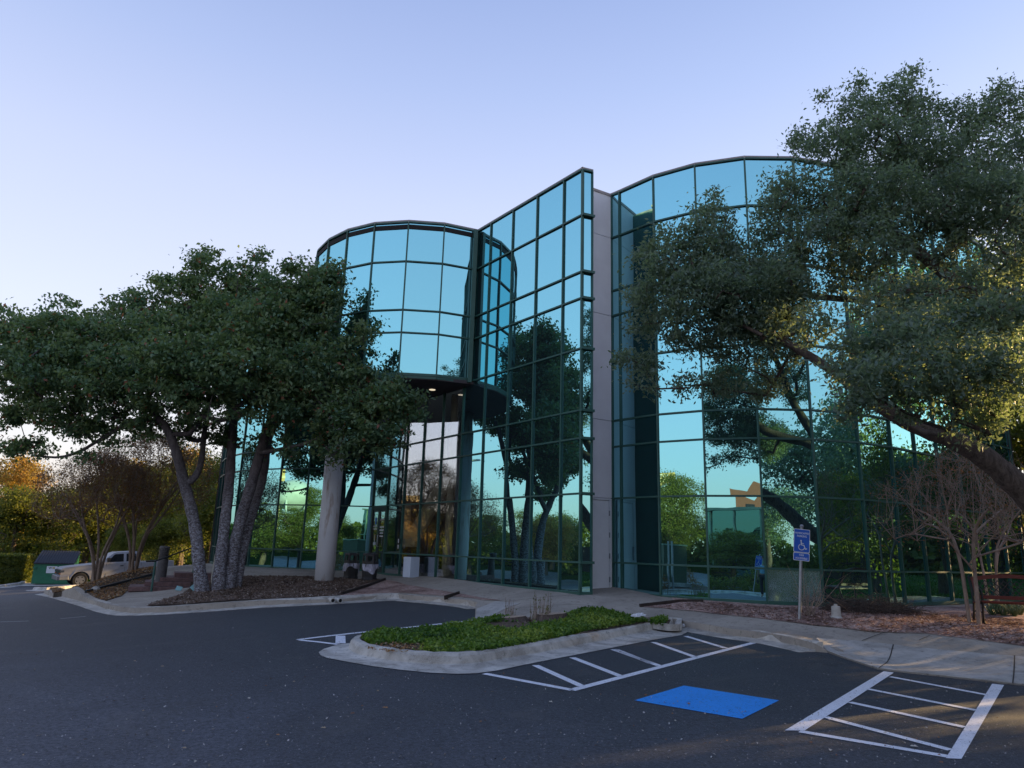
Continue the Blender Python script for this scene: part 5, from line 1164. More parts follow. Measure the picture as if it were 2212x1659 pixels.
# path light
PB = pz(349, 1240, .69) + sn * .4; zl = U1(PB.x, PB.y) - .02
o = empty('path_light', (PB.x, PB.y, zl), 'dark cylindrical louvred path light on a square concrete base at the top of the steps', 'path light')
b = MB(); b.box((PB.x, PB.y, zl + .06), (.42, .42, .26), .3); b.build('base_block', MT['kerb'], o, bevel=.01)
b = MB(); b.lathe((PB.x, PB.y, zl), [(.155, .19), (.155, 1.0), (.15, 1.0), (.15, 1.01)], 28); b.build('body', MT['bollard'], o, smooth=False)
b = MB()
for k in range(6): b.lathe((PB.x, PB.y, zl + 1.02 + k * .052), [(.13, 0), (.158, .008), (.158, .034), (.13, .042)], 28)
b.lathe((PB.x, PB.y, zl + 1.01), [(.12, 0), (.12, .32)], 20); b.build('louvres', MT['bollard'], o)
b = MB(); b.lathe((PB.x, PB.y, zl + 1.332), [(.158, 0), (.158, .05), (.13, .075), (.0, .08)], 28); b.build('cap', MT['bollard'], o)
# ------------------------------------------------------------------ faded sign board behind the oak trunks
sgb = pd(462, 1275, base.y + 1.0); zs = U1(sgb.x, sgb.y)
o = empty('sign_board', (sgb.x, sgb.y, zs), 'faded cream and green sign board standing on edge behind the oak trunks', 'sign board')
fa = Vector((-.10, -1, 0)).normalized(); ux = Vector((0, 0, 1)).cross(fa).normalized(); fr = (Vector((sgb.x, sgb.y, zs)), ux, Vector((.04, 0, 1)).normalized(), fa)
b = MB(); b.prism([(-.12, .28), (-.08, .10), (.0, .02), (.30, .05), (.42, .3), (.42, 1.12), (.20, 1.22), (.02, 1.15), (-.10, 1.08), (-.12, .9)], fr, .06); b.build('board', MT['signcream'], o)
fr2 = (Vector(fr[0]) + fa * .062, ux, fr[2], fa)
b = MB(); b.prism([(.04, .05), (.30, .05), (.40, .3), (.40, 1.05), (.05, 1.03)], fr2, .004); b.build('pale_panel', MT['signpale'], o)
fr3 = (Vector(fr[0]) + fa * .067, ux, fr[2], fa)
b = MB(); b.prism([(.07, .88), (.38, .88), (.38, 1.0), (.09, 1.0)], fr3, .003); b.prism([(.07, .74), (.12, .74), (.12, .83), (.07, .83)], fr3, .003); b.prism([(.05, .22), (.10, .22), (.10, .34), (.05, .34)], fr3, .003); b.prism([(.06, .45), (.10, .45), (.10, .6), (.06, .6)], fr3, .003)
b.prism([(-.04, .78), (-.015, .74), (.0, .80), (.005, .93), (-.02, 1.0), (-.035, .93)], fr3, .003); b.build('green_lettering', MT['signteal'], o)
for (u, v, w_, h_, lab, rt_) in ((386, 1276, .17, .13, 'small pale blue board scrap lying at the foot of the steps', .2), (421, 1277, .26, .16, 'tilted pale blue board scrap left of the oak trunk base', .7)):
    c = uh(u, v); b = MB(); R = Matrix.Rotation(rt_, 3, 'Y') @ Matrix.Rotation(rad(-25), 3, 'X'); b.box((c.x, c.y, c.z + h_ * .45), (w_, .03, h_), mat=R); tag(b.build('board_scrap', MT['signpale'], loc=c), lab, 'board')
c = uh(425, 1268); b = MB(); b.box((c.x, c.y + .1, c.z + .07), (.40, .22, .16), -.2); tag(b.build('concrete_block', MT['timber'], loc=c), 'dark timber block edging the mulch beside the steps', 'timber')
c = uh(206, 1276); b = MB(); b.lathe((c.x, c.y, c.z), [(.14, 0), (.13, .06), (.07, .12), (0, .14)], 9); tag(b.build('stone', MT['concrete'], loc=c), 'pale rounded stone on the leaf litter of the slope', 'stone')

# ------------------------------------------------------------------ dumpster
DB = hit(101, 1262); dd_ = (hit(137, 1258) - hit(66, 1264)); dd_.z = 0; dl = 2.05; du = Vector((.93, .367, 0)); dn = Vector((du.y, -du.x, 0))
O0 = hit(66, 1264); z0 = O0.z; hD = 1.25; dp = 1.5
o = empty('dumpster', DB, 'green steel dumpster with a dark ribbed sloping lid at far left', 'dumpster')
def dpz(x, y, z): return O0 + du * x - dn * y + Vector((0, 0, z))
b = MB(); hb = 1.92 / 1.12
prof = [(0, .08), (0, hD), (dp, hb * 1.12), (dp, .08)]
b.prism([(y, z) for y, z in prof], (O0, -dn, (0, 0, 1), du), dl); b.build('bin', MT['dump'], o, bevel=.01)
b = MB(); n = 15
for i in range(n):
    xa = dl * (i + .15) / n; xb = dl * (i + .75) / n; b.bar(dpz((xa + xb) / 2, -.04, hD + .02), dpz((xa + xb) / 2, dp + .03, hb * 1.12 + .05), xb - xa, .06)
b.bar(dpz(-.03, -.04, hD + .0), dpz(dl + .03, -.04, hD + .0), .06, .05)
b.prism([(-.03, hD + .005), (dp + .03, hb * 1.12 + .01), (dp + .03, hb * 1.12 + .03), (-.03, hD + .025)], (O0 - du * .03, -dn, (0, 0, 1), du), dl + .06); b.build('lid', MT['dumplid'], o)
frd = lambda x, z: (dpz(x, -.012, z), du, (0, 0, 1), dn)
b = MB(); b.prism([(-.27, -.2), (.27, -.2), (.27, .2), (-.27, .2)], frd(dl * .46, hD * .72), .006); lab_ = b.build('label_plate', MT['white'], o)
text_mesh('W', .17, (dpz(dl * .46 - .09, -.022, hD * .72 + .09), du, (0, 0, 1), dn), 'logo_letter', MT['iron'], lab_); text_mesh('M', .17, (dpz(dl * .46 + .09, -.022, hD * .72 + .09), du, (0, 0, 1), dn), 'logo_letter', MT['yellow'], lab_)
b = MB(); b.prism([(-.15, -.09), (.15, -.09), (.15, .09), (-.15, .09)], frd(dl * .80, hD * .80), .006); b.build('yellow_label', MT['yellow'], o)
for x in (.06, dl - .06): b = MB(); c = dpz(x, -.05, hD * .8); b.bar(c - du * .09, c + du * .09, .09, .1); b.build('lift_bracket', MT['dump'], o)
pad = [dpz(-.6, -1.3, 0), dpz(dl + 1.8, -1.3, 0), dpz(dl + 1.8, 2.2, 0), dpz(-.6, 2.2, 0)]
sheet('concrete_pad', pad, lot, MT['kerb'], .6, .02)
# far kerb islands by the dumpster and pickup
fk = [hit(*q) for q in [(70, 1275), (100, 1276), (140, 1273), (178, 1269)]]; kerb(resample(fk, .5), 'kerb', True, .3)
fk = [hit(*q) for q in [(-40, 1272), (10, 1269), (45, 1264), (62, 1258)]]; kerb(resample(fk, .5), 'kerb', True, .3)
# box hedge
HB = hit(0, 1262); b = MB(); t_ = empty('box_hedge', HB, 'clipped square hedge at the left edge beside the dumpster', 'hedge')
hx0, hx1 = pu(-45, HB.y), pu(40, HB.y); hh = (1262 - 1208) / 1518 * HB.y * 1.06
n = 16000; q = RNG.random((n, 3)); fc = RNG.integers(0, 4, n); q[fc == 0, 1] = 0; q[fc == 1, 2] = 1; q[fc == 2, 0] = 1
pts = np.column_stack([hx0 + q[:, 0] * (hx1 - hx0), HB.y + q[:, 1] * 2.0, HB.z + q[:, 2] * hh]) + RNG.normal(size=(n, 3)) * .05
leaves('foliage', pts, np.zeros_like(pts), .12, MT['leaf_bg'], t_, .6)
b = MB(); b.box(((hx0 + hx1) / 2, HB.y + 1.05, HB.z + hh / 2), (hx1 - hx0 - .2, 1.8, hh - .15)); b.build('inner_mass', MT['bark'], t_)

# ------------------------------------------------------------------ pickup truck
def truck():
    W0 = hit(171, 1268); hd = Vector((-.78, -.625, 0)).normalized(); sd_ = Vector((-hd.y, hd.x, 0))   # sd_: left side of the truck (driver) faces the camera
    if sd_.y > 0: sd_ = -sd_
    o = empty('pickup_truck', W0, 'silver grey extended cab pickup parked facing left behind the crape myrtles', 'pickup truck')
    up_ = (Vector((0, 0, 1)) + hd * .0).normalized(); pitch = .05
    fw2 = (hd - Vector((0, 0, pitch))).normalized(); up_ = sd_.cross(fw2); up_ = up_ if up_.z > 0 else -up_
    def P(x, y, z): return W0 - fw2 * x - sd_ * y + up_ * z     # x back from front axle, y away from camera, z up
    Wd = 1.95; arc = lambda cx, r=.46: [(cx - r * math.cos(a), .36 + r * math.sin(a)) for a in np.linspace(0, math.pi, 9)]
    prof = [(-.95, .42), (-.95, .62), (-.93, .98), (-.80, 1.06), (-.2, 1.12), (.75, 1.20), (.95, 1.21), (2.95, 1.22), (2.98, 1.20), (4.75, 1.22), (4.78, .50), (4.2, .45)] + [(x, z) for x, z in arc(3.65)][::-1] + [(3.1, .40), (.6, .38)] + [(x, z) for x, z in arc(0)][::-1] + [(-.6, .40)]
    n = len(prof); ins = lambda z: .05 * max(0, (z - .6)) + (.03 if z < .5 else 0)
    b = MB(); vs = [P(x, ins(z), z) for x, z in prof] + [P(x, Wd - ins(z), z) for x, z in prof]
    b.add(vs, [tuple(range(n)), tuple(range(2 * n - 1, n - 1, -1))] + [(i, i + n, (i + 1) % n + n, (i + 1) % n) for i in range(n)]); body = b.build('body', MT['truck'], o, bevel=.02)
    cab = [(.85, 1.20), (1.55, 1.74), (1.75, 1.80), (2.7, 1.82), (2.85, 1.78), (2.98, 1.21)]
    b = MB(); n = len(cab); ci = lambda z: .045 + .20 * (z - 1.2) / .6
    vs = [P(x, ci(z), z) for x, z in cab] + [P(x, Wd - ci(z), z) for x, z in cab]; b.add(vs, [tuple(range(n)), tuple(range(2 * n - 1, n - 1, -1))] + [(i, i + n, (i + 1) % n + n, (i + 1) % n) for i in range(n)]); b.build('cab', MT['truck'], o, bevel=.02)
    for wnd in ([(1.28, 1.27), (1.62, 1.68), (2.08, 1.70), (2.08, 1.27)], [(2.22, 1.28), (2.22, 1.70), (2.68, 1.70), (2.74, 1.28)]):
        b = MB(); vs = [P(x, ci(z) - .006, z) for x, z in wnd]; b.add(vs + [v + (P(0, .01, 0) - P(0, 0, 0)) for v in vs], [(0, 1, 2, 3), (7, 6, 5, 4), (0, 4, 5, 1), (1, 5, 6, 2), (2, 6, 7, 3), (3, 7, 4, 0)]); b.build('side_window', MT['tglass'], o)
    b = MB(); b.add([P(.90, .12, 1.235), P(.90, Wd - .12, 1.235), P(1.53, Wd - .27, 1.72), P(1.53, .27, 1.72)], [(0, 1, 2, 3)]); b.build('windshield', MT['tglass'], o)
    for x in (1.22, 2.15, 3.0): b = MB(); b.bar(P(x, -.002 + .02, .48), P(x, ins(1.2) - .004, 1.19), .008, .008); b.build('panel_gap', MT['dark'], o)
    b = MB(); b.bar(P(1.92, .012, 1.05), P(2.08, .012, 1.05), .03, .05); b.build('door_handle', MT['black'], o)
    b = MB(); b.bar(P(1.30, -.10, 1.30), P(1.30, -.10, 1.50), .12, .18); b.bar(P(1.3, -.02, 1.3), P(1.3, .05, 1.3), .03, .03); b.build('mirror', MT['black'], o)
    for x in (0, 3.65):
        for y0, y1, out_y in ((.0, .24, 0), (Wd - .24, Wd, 1)):
            c0 = P(x, y0, .37); c1 = P(x, y1, .37); ax = (c1 - c0).normalized(); k = 26; r = .375; vs = []
            e1 = fw2; e2 = up_
            rings = [(.22, 0), (.34, -.005), (r, .03), (r, y1 - y0 - .03), (.34, y1 - y0)]
            for rr, d_ in rings:
                for j in range(k): a = 2 * math.pi * j / k; vs.append(c0 + ax * d_ + e1 * rr * math.cos(a) + e2 * rr * math.sin(a))
            b = MB(); b.add(vs, [(m_ * k + j, m_ * k + (j + 1) % k, (m_ + 1) * k + (j + 1) % k, (m_ + 1) * k + j) for m_ in range(4) for j in range(k)] + [tuple(4 * k + j for j in range(k))]); wh = b.build('wheel', MT['rubber'], o)
            cc = c0 - ax * .004 if not out_y else c1 + ax * .004; sg = 1 if not out_y else -1
            b = MB(); b.add([cc + ax * .03 * sg + e1 * .225 * math.cos(2 * math.pi * j / k) + e2 * .225 * math.sin(2 * math.pi * j / k) for j in range(k)], [tuple(range(k))]); b.build('rim_back', MT['dark'], wh)
            b = MB()
            for s5 in range(5):
                a = 2 * math.pi * s5 / 5 + .3; d_ = e1 * math.cos(a) + e2 * math.sin(a); pp = -e1 * math.sin(a) + e2 * math.cos(a)
                b.add([cc + pp * .06, cc - pp * .06, cc + d_ * .225 - pp * .075, cc + d_ * .225 + pp * .075], [(0, 1, 2, 3)])
            ringv = []
            for rr in (.20, .232):
                for j in range(k): a = 2 * math.pi * j / k; ringv.append(cc + e1 * rr * math.cos(a) + e2 * rr * math.sin(a))
            b.add(ringv, [(j, (j + 1) % k, k + (j + 1) % k, k + j) for j in range(k)]); b.add([cc - ax * .004 * sg + e1 * .07 * math.cos(2 * math.pi * j / 12) + e2 * .07 * math.sin(2 * math.pi * j / 12) for j in range(12)], [tuple(range(12))]); b.build('rim', MT['steel'], wh)
    b = MB(); b.bar(P(-1.03, .03, .52), P(-1.03, Wd - .03, .52), .16, .24); b.bar(P(-.98, .0, .52), P(-.55, -.0, .52), .07, .22); b.build('front_bumper', MT['steel'], o, bevel=.02)
    b = MB(); b.bar(P(-.965, .45, .82), P(-.965, Wd - .45, .82), .03, .24); b.build('grille', MT['black'], o)
    b = MB(); b.bar(P(-.985, .42, .82), P(-.985, Wd - .42, .82), .02, .05); b.build('grille_bar', MT['chrome'], o)
    for y in (.03, Wd - .33):
        b = MB(); b.bar(P(-.965, y, .86), P(-.965, y + .3, .86), .05, .13); b.bar(P(-.96, y if y < 1 else y + .28, .86), P(-.78, (y if y < 1 else y + .3) , .87), .03, .12); b.build('headlight', MT['chrome'], o)
        b = MB(); b.bar(P(-.965, y, .74), P(-.965, y + .3, .74), .05, .07); b.build('turn_signal', MT['orange'], o)
truck()
ORDN = ['first', 'second', 'third', 'fourth', 'fifth', 'sixth', 'seventh', 'eighth', 'ninth', 'tenth', 'eleventh', 'twelfth', 'thirteenth', 'fourteenth', 'fifteenth', 'sixteenth', 'seventeenth', 'eighteenth', 'nineteenth', 'twentieth']
CNT = {}
def nth(k): CNT[k] = CNT.get(k, -1) + 1; return ORDN[CNT[k]]
# ------------------------------------------------------------------ what the glass reflects: the lot and grounds behind the camera
Gr = 'trees reflected in the glass around the lot'
ring = [(-54, 66, 'autumn', .95, .8), (-60, 62, 'broad', .85, .62), (-66, 58, 'autumn', 1.05, .78), (-72, 64, 'broad', .9, .66), (-79, 60, 'bushy', 1.0, .72), (-86, 66, 'broad', 1.0, .62), (-93, 60, 'autumn', .8, .62), (-100, 66, 'broad', 1.0, .6),
        (-107, 62, 'bushy', 1.0, .70), (-114, 66, 'broad', 1.05, .62), (-121, 62, 'broad', .9, .62), (-128, 70, 'bushy', 1.1, .82), (-136, 66, 'broad', 1.0, .66), (-144, 62, 'broad', .9, .6), (-152, 66, 'bushy', 1.0, .7), (-160, 60, 'broad', 1., .62), (-169, 64, 'dark', 1., .72), (-178, 58, 'broad', 1.0, .7), (-187, 55, 'dark', 1., .8), (-196, 52, 'broad', 1.1, .8), (-206, 50, 'dark', 1.1, .9),
        (-111, 78, 'broad', 1.1, .8), (-118, 80, 'bushy', 1.1, .8), (-104, 80, 'broad', 1.1, .8), (-57, 78, 'broad', 1.1, .7), (-69, 76, 'broad', 1.1, .75), (-82, 80, 'bushy', 1.2, .8), (-132, 82, 'broad', 1.2, .85), (-148, 80, 'broad', 1.2, .8)]
names = {'autumn': 'yellow leaved tree', 'broad': 'green broadleaf tree', 'bushy': 'bushy green tree', 'dark': 'grey green oak'}
for i, (a, r_, k, s_, sz) in enumerate(ring):
    x, y = r_ * math.sin(rad(a)), 8 + r_ * math.cos(rad(a)); put(k, x, y, s_, sz, '%s %s counted counterclockwise round the lot, mirrored in the glass' % (nth(k), names[k]), Gr + ', ' + names[k] + 's')
for x, y, k, s_, sz, lab in [(6.5, -9.5, 'dark', .95, .85, 'big oak behind the photographer, a dark reflection above the parking sign'), (16.5, -7, 'dark', 1.0, .95, 'oak on the lawn right of the photographer, seen in the glass'),
        (-7, -15, 'bushy', .8, .42, 'wide low bush in front of the neighbour building, left of the next one'), (-13, -13, 'bushy', .8, .40, 'wide low bush in front of the neighbour building, right of the other one'),
        (-48.5, -19, 'broad', 1.0, .98, 'tall green tree across the lot in front of the far tower'), (-44, -25, 'broad', .9, .85, 'green tree across the lot beside the tall one')]:
    put(k, x, y, s_, sz, lab, 'trees around the lawn at right')
def st_(s_, t_): return t_ * math.sin(SUN_AZ) - s_ * math.cos(SUN_AZ), t_ * math.cos(SUN_AZ) + s_ * math.sin(SUN_AZ)
for k_, (s_, t_, kind, sc_, sz_) in enumerate([(-20, 26, 'bushy', .8, .85), (-16, 27, 'bushy', .8, .8), (-12, 28, 'bushy', .8, .8), (-8, 27, 'bushy', .8, .8), (-4.4, 28, 'bushy', .75, .8), (-1.2, 27, 'bushy', .72, .8), (7.3, 23, 'bushy', .6, .75), (10.5, 27, 'bushy', .72, .8), (13, 28, 'bushy', .8, .85), (17, 27, 'bushy', .8, .85), (21, 30, 'bushy', .9, .9), (.6, 30, 'canopy', 1, .9), (3.4, 30.5, 'canopy', 1, .9), (6.2, 30, 'canopy', 1, .9), (7.6, 31.5, 'canopy', 1, .9), (-24, 30, 'bushy', .9, .9),
        (-19, 35, 'dark', 1.5, 1.7), (-11, 34, 'dark', 1.4, 1.7), (-27, 34, 'dark', 1.4, 1.6), (11.0, 35, 'dark', 1.0, 1.7), (2.6, 38, 'canopy', 2.2, 2.5), (-5.5, 36, 'dark', .9, 1.7), (19, 35, 'dark', 1.5, 1.7)]):
    x, y = st_(s_, t_); put(kind, x, y, sc_, sz_, nth('lb') + ' low bushy tree in the row added across the lawn to shade the lot' if kind == 'bushy' else nth('ca') + ' small high crowned oak added across the lawn as a sun screen before the lit asphalt' if kind == 'canopy' else nth('ta') + ' tall old oak with a high crown added across the lawn to shade the lot', 'low bushy trees added across the lawn as sun screens' if kind == 'bushy' else 'tall oaks added across the lawn as sun screens')  # out-of-view rows added to shade the lot, with a gap for the lit patch
# far-off woods closing the horizon
n = 90000; az = rad(-12) - RNG.random(n) * rad(292); rr = 88 + 10 * RNG.random(n); hz = (6.0 + 1.6 * np.sin(az * 23) + 1.2 * np.sin(az * 57 + 1)) * RNG.random(n) ** .8
P_ = np.column_stack([rr * np.sin(az), 5 + rr * np.cos(az), hz - 1.2]); n2 = 60000; az2 = np.radians(38 + 84 * RNG.random(n2)); r2_ = 68 + 8 * RNG.random(n2); P_ = np.vstack([P_, np.column_stack([r2_ * np.sin(az2), 5 + r2_ * np.cos(az2), (8.6 + .8 * np.sin(az2 * 41)) * RNG.random(n2) ** .85 - .5])])
wd = leaves('woods', P_, np.zeros_like(P_), .75, MT['leaf_bg'], None, .7, .3)
tag(wd, 'far off belt of green woods closing the horizon', 'woods', kind='stuff')
n = 120000; gq = np.column_stack([RNG.uniform(10.8, 62, n), RNG.uniform(-20, 40, n), np.zeros(n)]); gq = gq[(gq[:, 0] > 16) | (gq[:, 1] < 9)]; n = len(gq); gq[:, 2] = lot(gq[:, 0], gq[:, 1]) - .0
gr_ = leaves('grass', gq, np.tile([0, 0, 1.5], (n, 1)), .26, m_leaf('grass_blade', [(.02, .05, .010), (.035, .08, .016), (.05, .10, .022)], .3), None, .3, .1); tag(gr_, 'green lawn grass beyond the right edge, mirrored in the right glass', 'grass', kind='stuff')
# wooden fence across the lawn
b = MB(); fence = empty('wooden_fence', (39.5, 0, 0), 'long dark wooden board fence across the lawn, reflected in the right glass', 'fence')
for i in range(60):
    y = -26 + i * .62
    b.box((39.5, y, 1.1), (.03, .58, 2.2))
b.build('boards', MT['fence'], fence)
def shrub(x, y, rx, ry, h, n, mat, label, group, name='shrub', lsz=.10, z=None):
    z = float(lot(x, y)) if z is None else z; t = empty(name, (x, y, z), label, 'shrub', group); d = RNG.normal(size=(n, 3)); d /= np.linalg.norm(d, axis=1)[:, None]; d[:, 2] = np.abs(d[:, 2])
    f_ = (.75 + .3 * RNG.random((n, 1))); p_ = np.array([x, y, z]) + d * np.array([rx, ry, h]) * f_; p_ += .07 * RNG.normal(size=p_.shape)
    leaves('foliage', p_, np.zeros_like(p_), lsz, MT[mat], t, .6); b = MB()
    for _ in range(14):
        a = RNG.random() * 6.28; q = RNG.random() * .8; b.tube([(x, y, z - .05), (x + rx * q * math.cos(a), y + ry * q * math.sin(a), z + h * .75)], [.02, .006], 4)
    b.build('stems', MT['bark'], t); return t
# planted strip, kerb and sign just behind the photographer
kb = resample([Vector((-6.0, -2.2, 0)), Vector((-1.0, -1.55, 0)), Vector((3.2, -1.0, 0)), Vector((5.5, -.9, 0))], .4); kerb([Vector((p_.x, p_.y, float(lot(p_.x, p_.y)))) for p_ in kb][::-1], 'kerb', True, .3)
sheet('planting_strip', [(-6, -2.3), (-1, -1.65), (3.2, -1.1), (5.5, -1.0), (5.8, -6), (-6.5, -6)], lot, MT['mulch'], .6, .15)
for i, (x, y, h_) in enumerate([(-5, -3.4, .8), (-3.6, -3.0, .7), (-2.3, -2.8, .75), (-.6, -2.9, .7), (.9, -2.6, .8), (2.3, -2.4, .7), (3.8, -2.6, .9), (1.6, -4.2, 1.3), (-1.6, -4.4, 1.3), (4.4, -4.6, 1.5)]):
    shrub(x, y, .9, .75, h_, 1500, 'leaf_bg', nth('sh') + ' low green shrub in the strip behind the photographer', 'low shrubs in the strip behind the photographer', lsz=.09)
parking_sign((-.95, -1.95, .13), rad(8), -.16, 'second blue parking sign, behind the photographer and seen as a reflection', 1.75)
# photographer holding the phone up
def person():
    o = empty('person', (.12, -.42, 0), 'photographer in a pale blue shirt and dark trousers raising a phone, seen in the glass', 'person')
    ox, oy = .12, -.42
    def skin(name, verts, edges, rad_, mat, sub=2):
        me = bpy.data.meshes.new(name); me.from_pydata([(x, y, z) for x, y, z in verts], edges, []); me.materials.append(mat)
        ob = bpy.data.objects.new(name, me); C.objects.link(ob); ob.parent = o; m1 = ob.modifiers.new('s', 'SKIN'); sv = me.skin_vertices[0].data
        for i, r in enumerate(rad_): sv[i].radius = (r, r) if isinstance(r, float) else r
        sv[0].use_root = True; m1.use_smooth_shade = True; m2 = ob.modifiers.new('ss', 'SUBSURF'); m2.levels = sub; m2.render_levels = sub; return ob
    V = [(0, 0, .95), (0, 0, 1.12), (0, .0, 1.30), (0, .0, 1.42), (0, .01, 1.49), (0, .03, 1.58), (0, .04, 1.68),
         (-.10, 0, .90), (-.12, .03, .50), (-.12, -.02, .09), (-.12, .12, .04), (.10, 0, .90), (.13, .05, .50), (.14, 0, .09), (.15, .14, .04),
         (-.19, 0, 1.40), (-.25, -.03, 1.12), (-.27, .04, .88), (-.27, .06, .80), (.19, .01, 1.40), (.25, .16, 1.22), (.10, .30, 1.52), (-.02, .33, 1.66)]
    E_ = [(0, 1), (1, 2), (2, 3), (3, 4), (4, 5), (5, 6), (0, 7), (7, 8), (8, 9), (9, 10), (0, 11), (11, 12), (12, 13), (13, 14), (3, 15), (15, 16), (16, 17), (17, 18), (3, 19), (19, 20), (20, 21), (21, 22)]
    R2 = [(.15, .11), (.145, .10), (.16, .11), (.12, .09), .055, .075, .085, .09, .06, .045, .035, .09, .06, .045, .035, .06, .045, .033, .03, .06, .045, .034, .028]
    bd = skin('body', V, E_, R2, MT['skin'])
    skin('shirt', [(0, 0, .93), (0, 0, 1.12), (0, 0, 1.30), (0, 0, 1.43), (-.19, 0, 1.40), (-.235, -.02, 1.19), (.19, .01, 1.40), (.235, .12, 1.26)], [(0, 1), (1, 2), (2, 3), (3, 4), (4, 5), (3, 6), (6, 7)], [(.18, .13), (.17, .125), (.185, .13), (.13, .10), .08, .065, .08, .065], MT['shirt'])
    skin('trousers', [(0, 0, .97), (-.10, 0, .88), (-.12, .03, .50), (-.12, -.02, .10), (.10, 0, .88), (.13, .05, .50), (.14, 0, .10)], [(0, 1), (1, 2), (2, 3), (0, 4), (4, 5), (5, 6)], [(.16, .12), .11, .085, .07, .11, .085, .07], MT['jeans'])
    skin('hair', [(0, .0, 1.70), (0, .03, 1.745)], [(0, 1)], [.09, .085], MT['hair'])
    for s_, bx_, by_, bz_ in ((-1, -.27, .07, .78), (1, -.02, .34, 1.69)):
        for k in range(5):
            dx = (k - 2) * .018; L_ = (.07, .085, .09, .08, .05)[k]; dz = -1 if s_ < 0 else 1
            skin('finger', [(bx_ + dx, by_, bz_), (bx_ + dx, by_ + .02, bz_ + dz * L_ * .5), (bx_ + dx, by_ + .035, bz_ + dz * L_ * .8)], [(0, 1), (1, 2)], [.009, .008, .007], MT['skin'], 1)
    for me_ in [c for c in o.children]: pass
    b = MB(); b.box((0, .36, 1.77), (.075, .009, .155)); ph = b.build('phone_tmp', MT['black']); ph.name = 'phone'; tag(ph, 'black phone held up in front of the photographer', 'phone'); ph.location = (ox, oy - .02, .01)
    b = MB(); b.box((-.27, .08, .66), (.06, .12, .20)); bg_ = b.build('camera_bag', MT['black'], bevel=.02); tag(bg_, 'small black case hanging from the left hand of the photographer', 'bag'); bg_.location = (ox, oy, 0)
person()
# transformer cabinet, marker posts and hedge on the island across the lane
kis = smooth_path([Vector(p_) for p_ in [(-14.5, 3.5, 0), (-9.0, 4.5, 0), (-7.6, 7.5, 0), (-8.5, 9.5, 0), (-12, 10.5, 0), (-15.5, 8, 0)]], 2, True)
kerb([Vector((p_.x, p_.y, float(lot(p_.x, p_.y)))) for p_ in kis], 'kerb', True, .3, closed=True); sheet('planting_bed', [tuple(p_[:2]) for p_ in kis], lot, MT['mulch'], .6, .14)
o = empty('transformer_cabinet', (-11.2, 6.6, .2), 'olive green transformer cabinet on the island across the lane, seen in the glass', 'cabinet')
b = MB(); b.box((-11.2, 6.6, 1.15), (1.3, 1.1, 1.75), .5); b.build('cabinet_body', MT['boxg'], o, bevel=.02); b = MB(); b.box((-11.2, 6.6, .27), (1.6, 1.4, .2), .5); b.build('pad', MT['concrete'], o); b = MB(); b.box((-11.2, 6.6, 2.05), (1.38, 1.18, .06), .5); b.build('lid', MT['lightg'], o)
for i, (dx, dy) in enumerate([(0, 0), (.45, .1)]):
    o = empty('marker_post', (-9.3 + dx, 8.2 + dy, .2), ['pale flat marker post, left of the pair by the reflected island hedge', 'pale flat marker post, right of the pair by the reflected island hedge'][i], 'post', 'pale marker posts'); b = MB(); b.box((-9.3 + dx, 8.2 + dy, 1.45), (.22, .05, 1.5), .4); b.build('blade', MT['pvc'], o); b = MB(); b.tube([(-9.3 + dx, 8.2 + dy, .1), (-9.3 + dx, 8.2 + dy, .8)], .04, 8); b.build('post', MT['steel'], o)
for x, y in [(-12.8, 8.5), (-11, 9.2), (-9.6, 9.0), (-13.4, 6.6), (-12.8, 5.0)]: shrub(x, y, .95, .85, 1.0, 1500, 'leaf_brown', nth('br') + ' brown green rounded shrub on the island across the lane', 'shrubs on the island across the lane', lsz=.08)
# light pole
o = empty('light_pole', (-37.6, 34.7, -1.1), 'tall parking lot light pole with one flat head, reflected in the lobby glass', 'light pole'); b = MB(); b.tube([(-37.6, 34.7, -1.3), (-37.6, 34.7, 8.7)], [.11, .07], 10); b.build('pole', MT['pvc'], o); b = MB(); b.box((-37.1, 33.8, 8.75), (.5, 1.6, .14), .5); b.build('lamp_head', MT['pvc'], o)
# neighbouring glass building across the lot
o = empty('neighbour_building', (-9, -27, -.2), 'low dark glass building across the lot with a pale coping, seen in the glass', 'building')
b = MB(); b.box((-10, -31, 2.7), (20, 10, 5.6), rad(12)); b.build('glass_wall', MT['farglass'], o); b = MB(); b.box((-10, -31, 5.62), (20.4, 10.4, .22), rad(12)); b.box((-10, -31, 2.9), (20.3, 10.3, .12), rad(12)); b.build('coping', MT['lightg'], o)
Rn = Matrix.Rotation(rad(12), 3, 'Z')
for k in range(9): b = MB(); q_ = Rn @ Vector((-9.6 + k * 2.4, 5.06, 0)); b.box((-10 + q_.x, -31 + q_.y, 2.7), (.12, .1, 5.6), rad(12)); b.build('mullion', MT['lightg'], o)
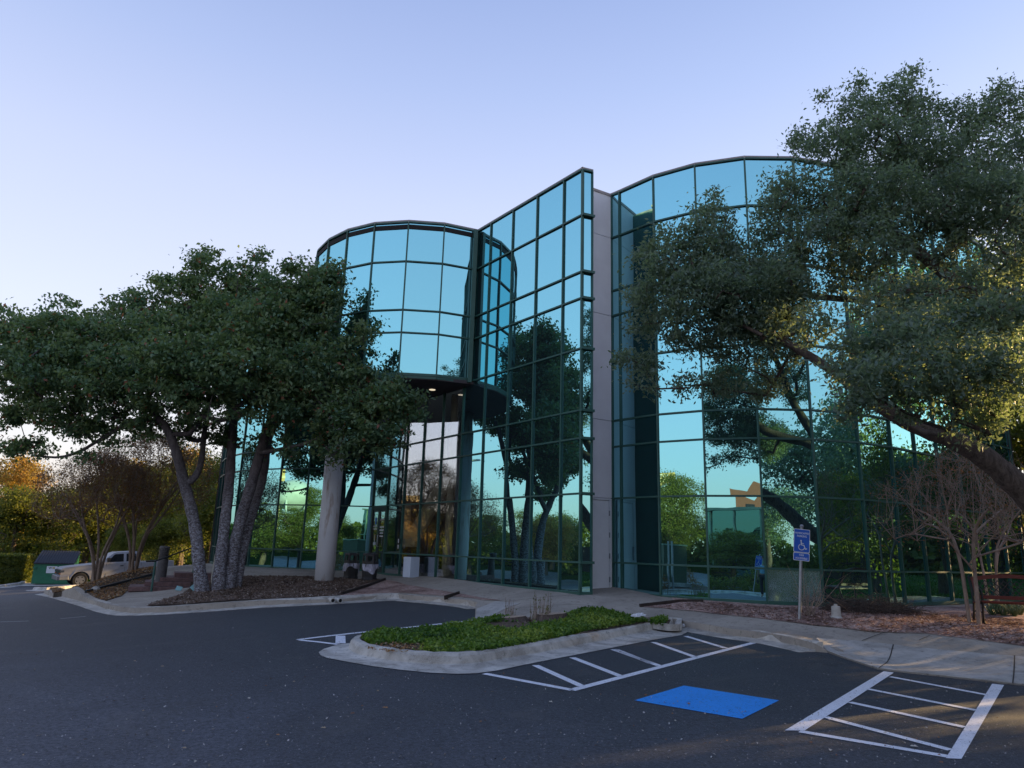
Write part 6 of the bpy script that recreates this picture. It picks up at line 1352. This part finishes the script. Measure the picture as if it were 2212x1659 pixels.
# far buildings and water tank
tx, ty = -187, -108; an2 = rad(30)
o = empty('office_tower', (tx, ty, 0), 'tan office tower with pale horizontal bands, reflected low in the left glass', 'building'); b = MB(); b.box((tx, ty, 12), (14, 14, 28), an2); b.build('wall', MT['tower'], o)
for k in range(7): b = MB(); b.box((tx, ty, 5 + k * 3.05), (14.3, 14.3, 1.2), an2); b.build('floor_band', MT['towerw'], o)
nn_ = Vector((math.cos(an2), math.sin(an2), 0)); nn_ = min([nn_, -nn_, Vector((-nn_.y, nn_.x, 0)), Vector((nn_.y, -nn_.x, 0))], key=lambda n__: -n__.dot(Vector((187, 118, 0)).normalized())); ux = Vector((0, 0, 1)).cross(nn_).normalized()
text_mesh('WORC', 2.2, (Vector((tx, ty, 24.7)) + nn_ * 7.1 - ux * 1.5, ux, (0, 0, 1), nn_), 'roof_lettering', MT['white'], o, depth=.1)
o = empty('water_tank', (-140, -84, 0), 'pale round water tank on legs above the trees, reflected in the left glass', 'water tank'); b = MB(); b.lathe((-140, -84, 14.5), [(5.2 * math.sin(a), -4.2 * math.cos(a)) for a in np.linspace(.05, math.pi - .05, 14)], 28); b.build('tank', MT['tank'], o, smooth=True)
for k in range(6): a = k * math.pi / 3; b = MB(); b.tube([(-140 + 4.8 * math.cos(a), -84 + 4.8 * math.sin(a), -1), (-140 + 4.6 * math.cos(a), -84 + 4.6 * math.sin(a), 13)], .3, 8); b.build('leg', MT['tank'], o)
o = empty('red_building', (-27, -84, 0), 'red building with a slanted roof corner above the neighbour building, seen in the glass', 'building'); b = MB(); b.prism([(-4, 0), (4, 0), (4, 10.5), (0, 12.5), (-1, 11.2), (-4, 11.8)], ((-27, -86, -.5), (1, 0, 0), (0, 0, 1), (0, 1, 0)), 7); b.build('wall', MT['redbld'], o)
for k in (-1, 1): b = MB(); b.box((-27 + k * 1.8, -78.97, 9), (1.4, .06, 1.6)); b.build('window', MT['tglass'], o)
o = empty('parking_garage', (-92, 70, -1), 'pale yellow low building far across the lot, reflected beside the lobby door', 'building'); b = MB(); b.box((-92, 70, 4.5), (22, 10, 10), rad(-40)); b.build('wall', MT['towerw'], o)
for k in range(3): b = MB(); b.box((-92, 70, 2 + k * 3), (22.2, 10.2, .9), rad(-40)); b.build('shadow_gap', MT['dark'], o)
print('polys', sum(len(o.data.polygons) for o in bpy.data.objects if o.type == 'MESH'))
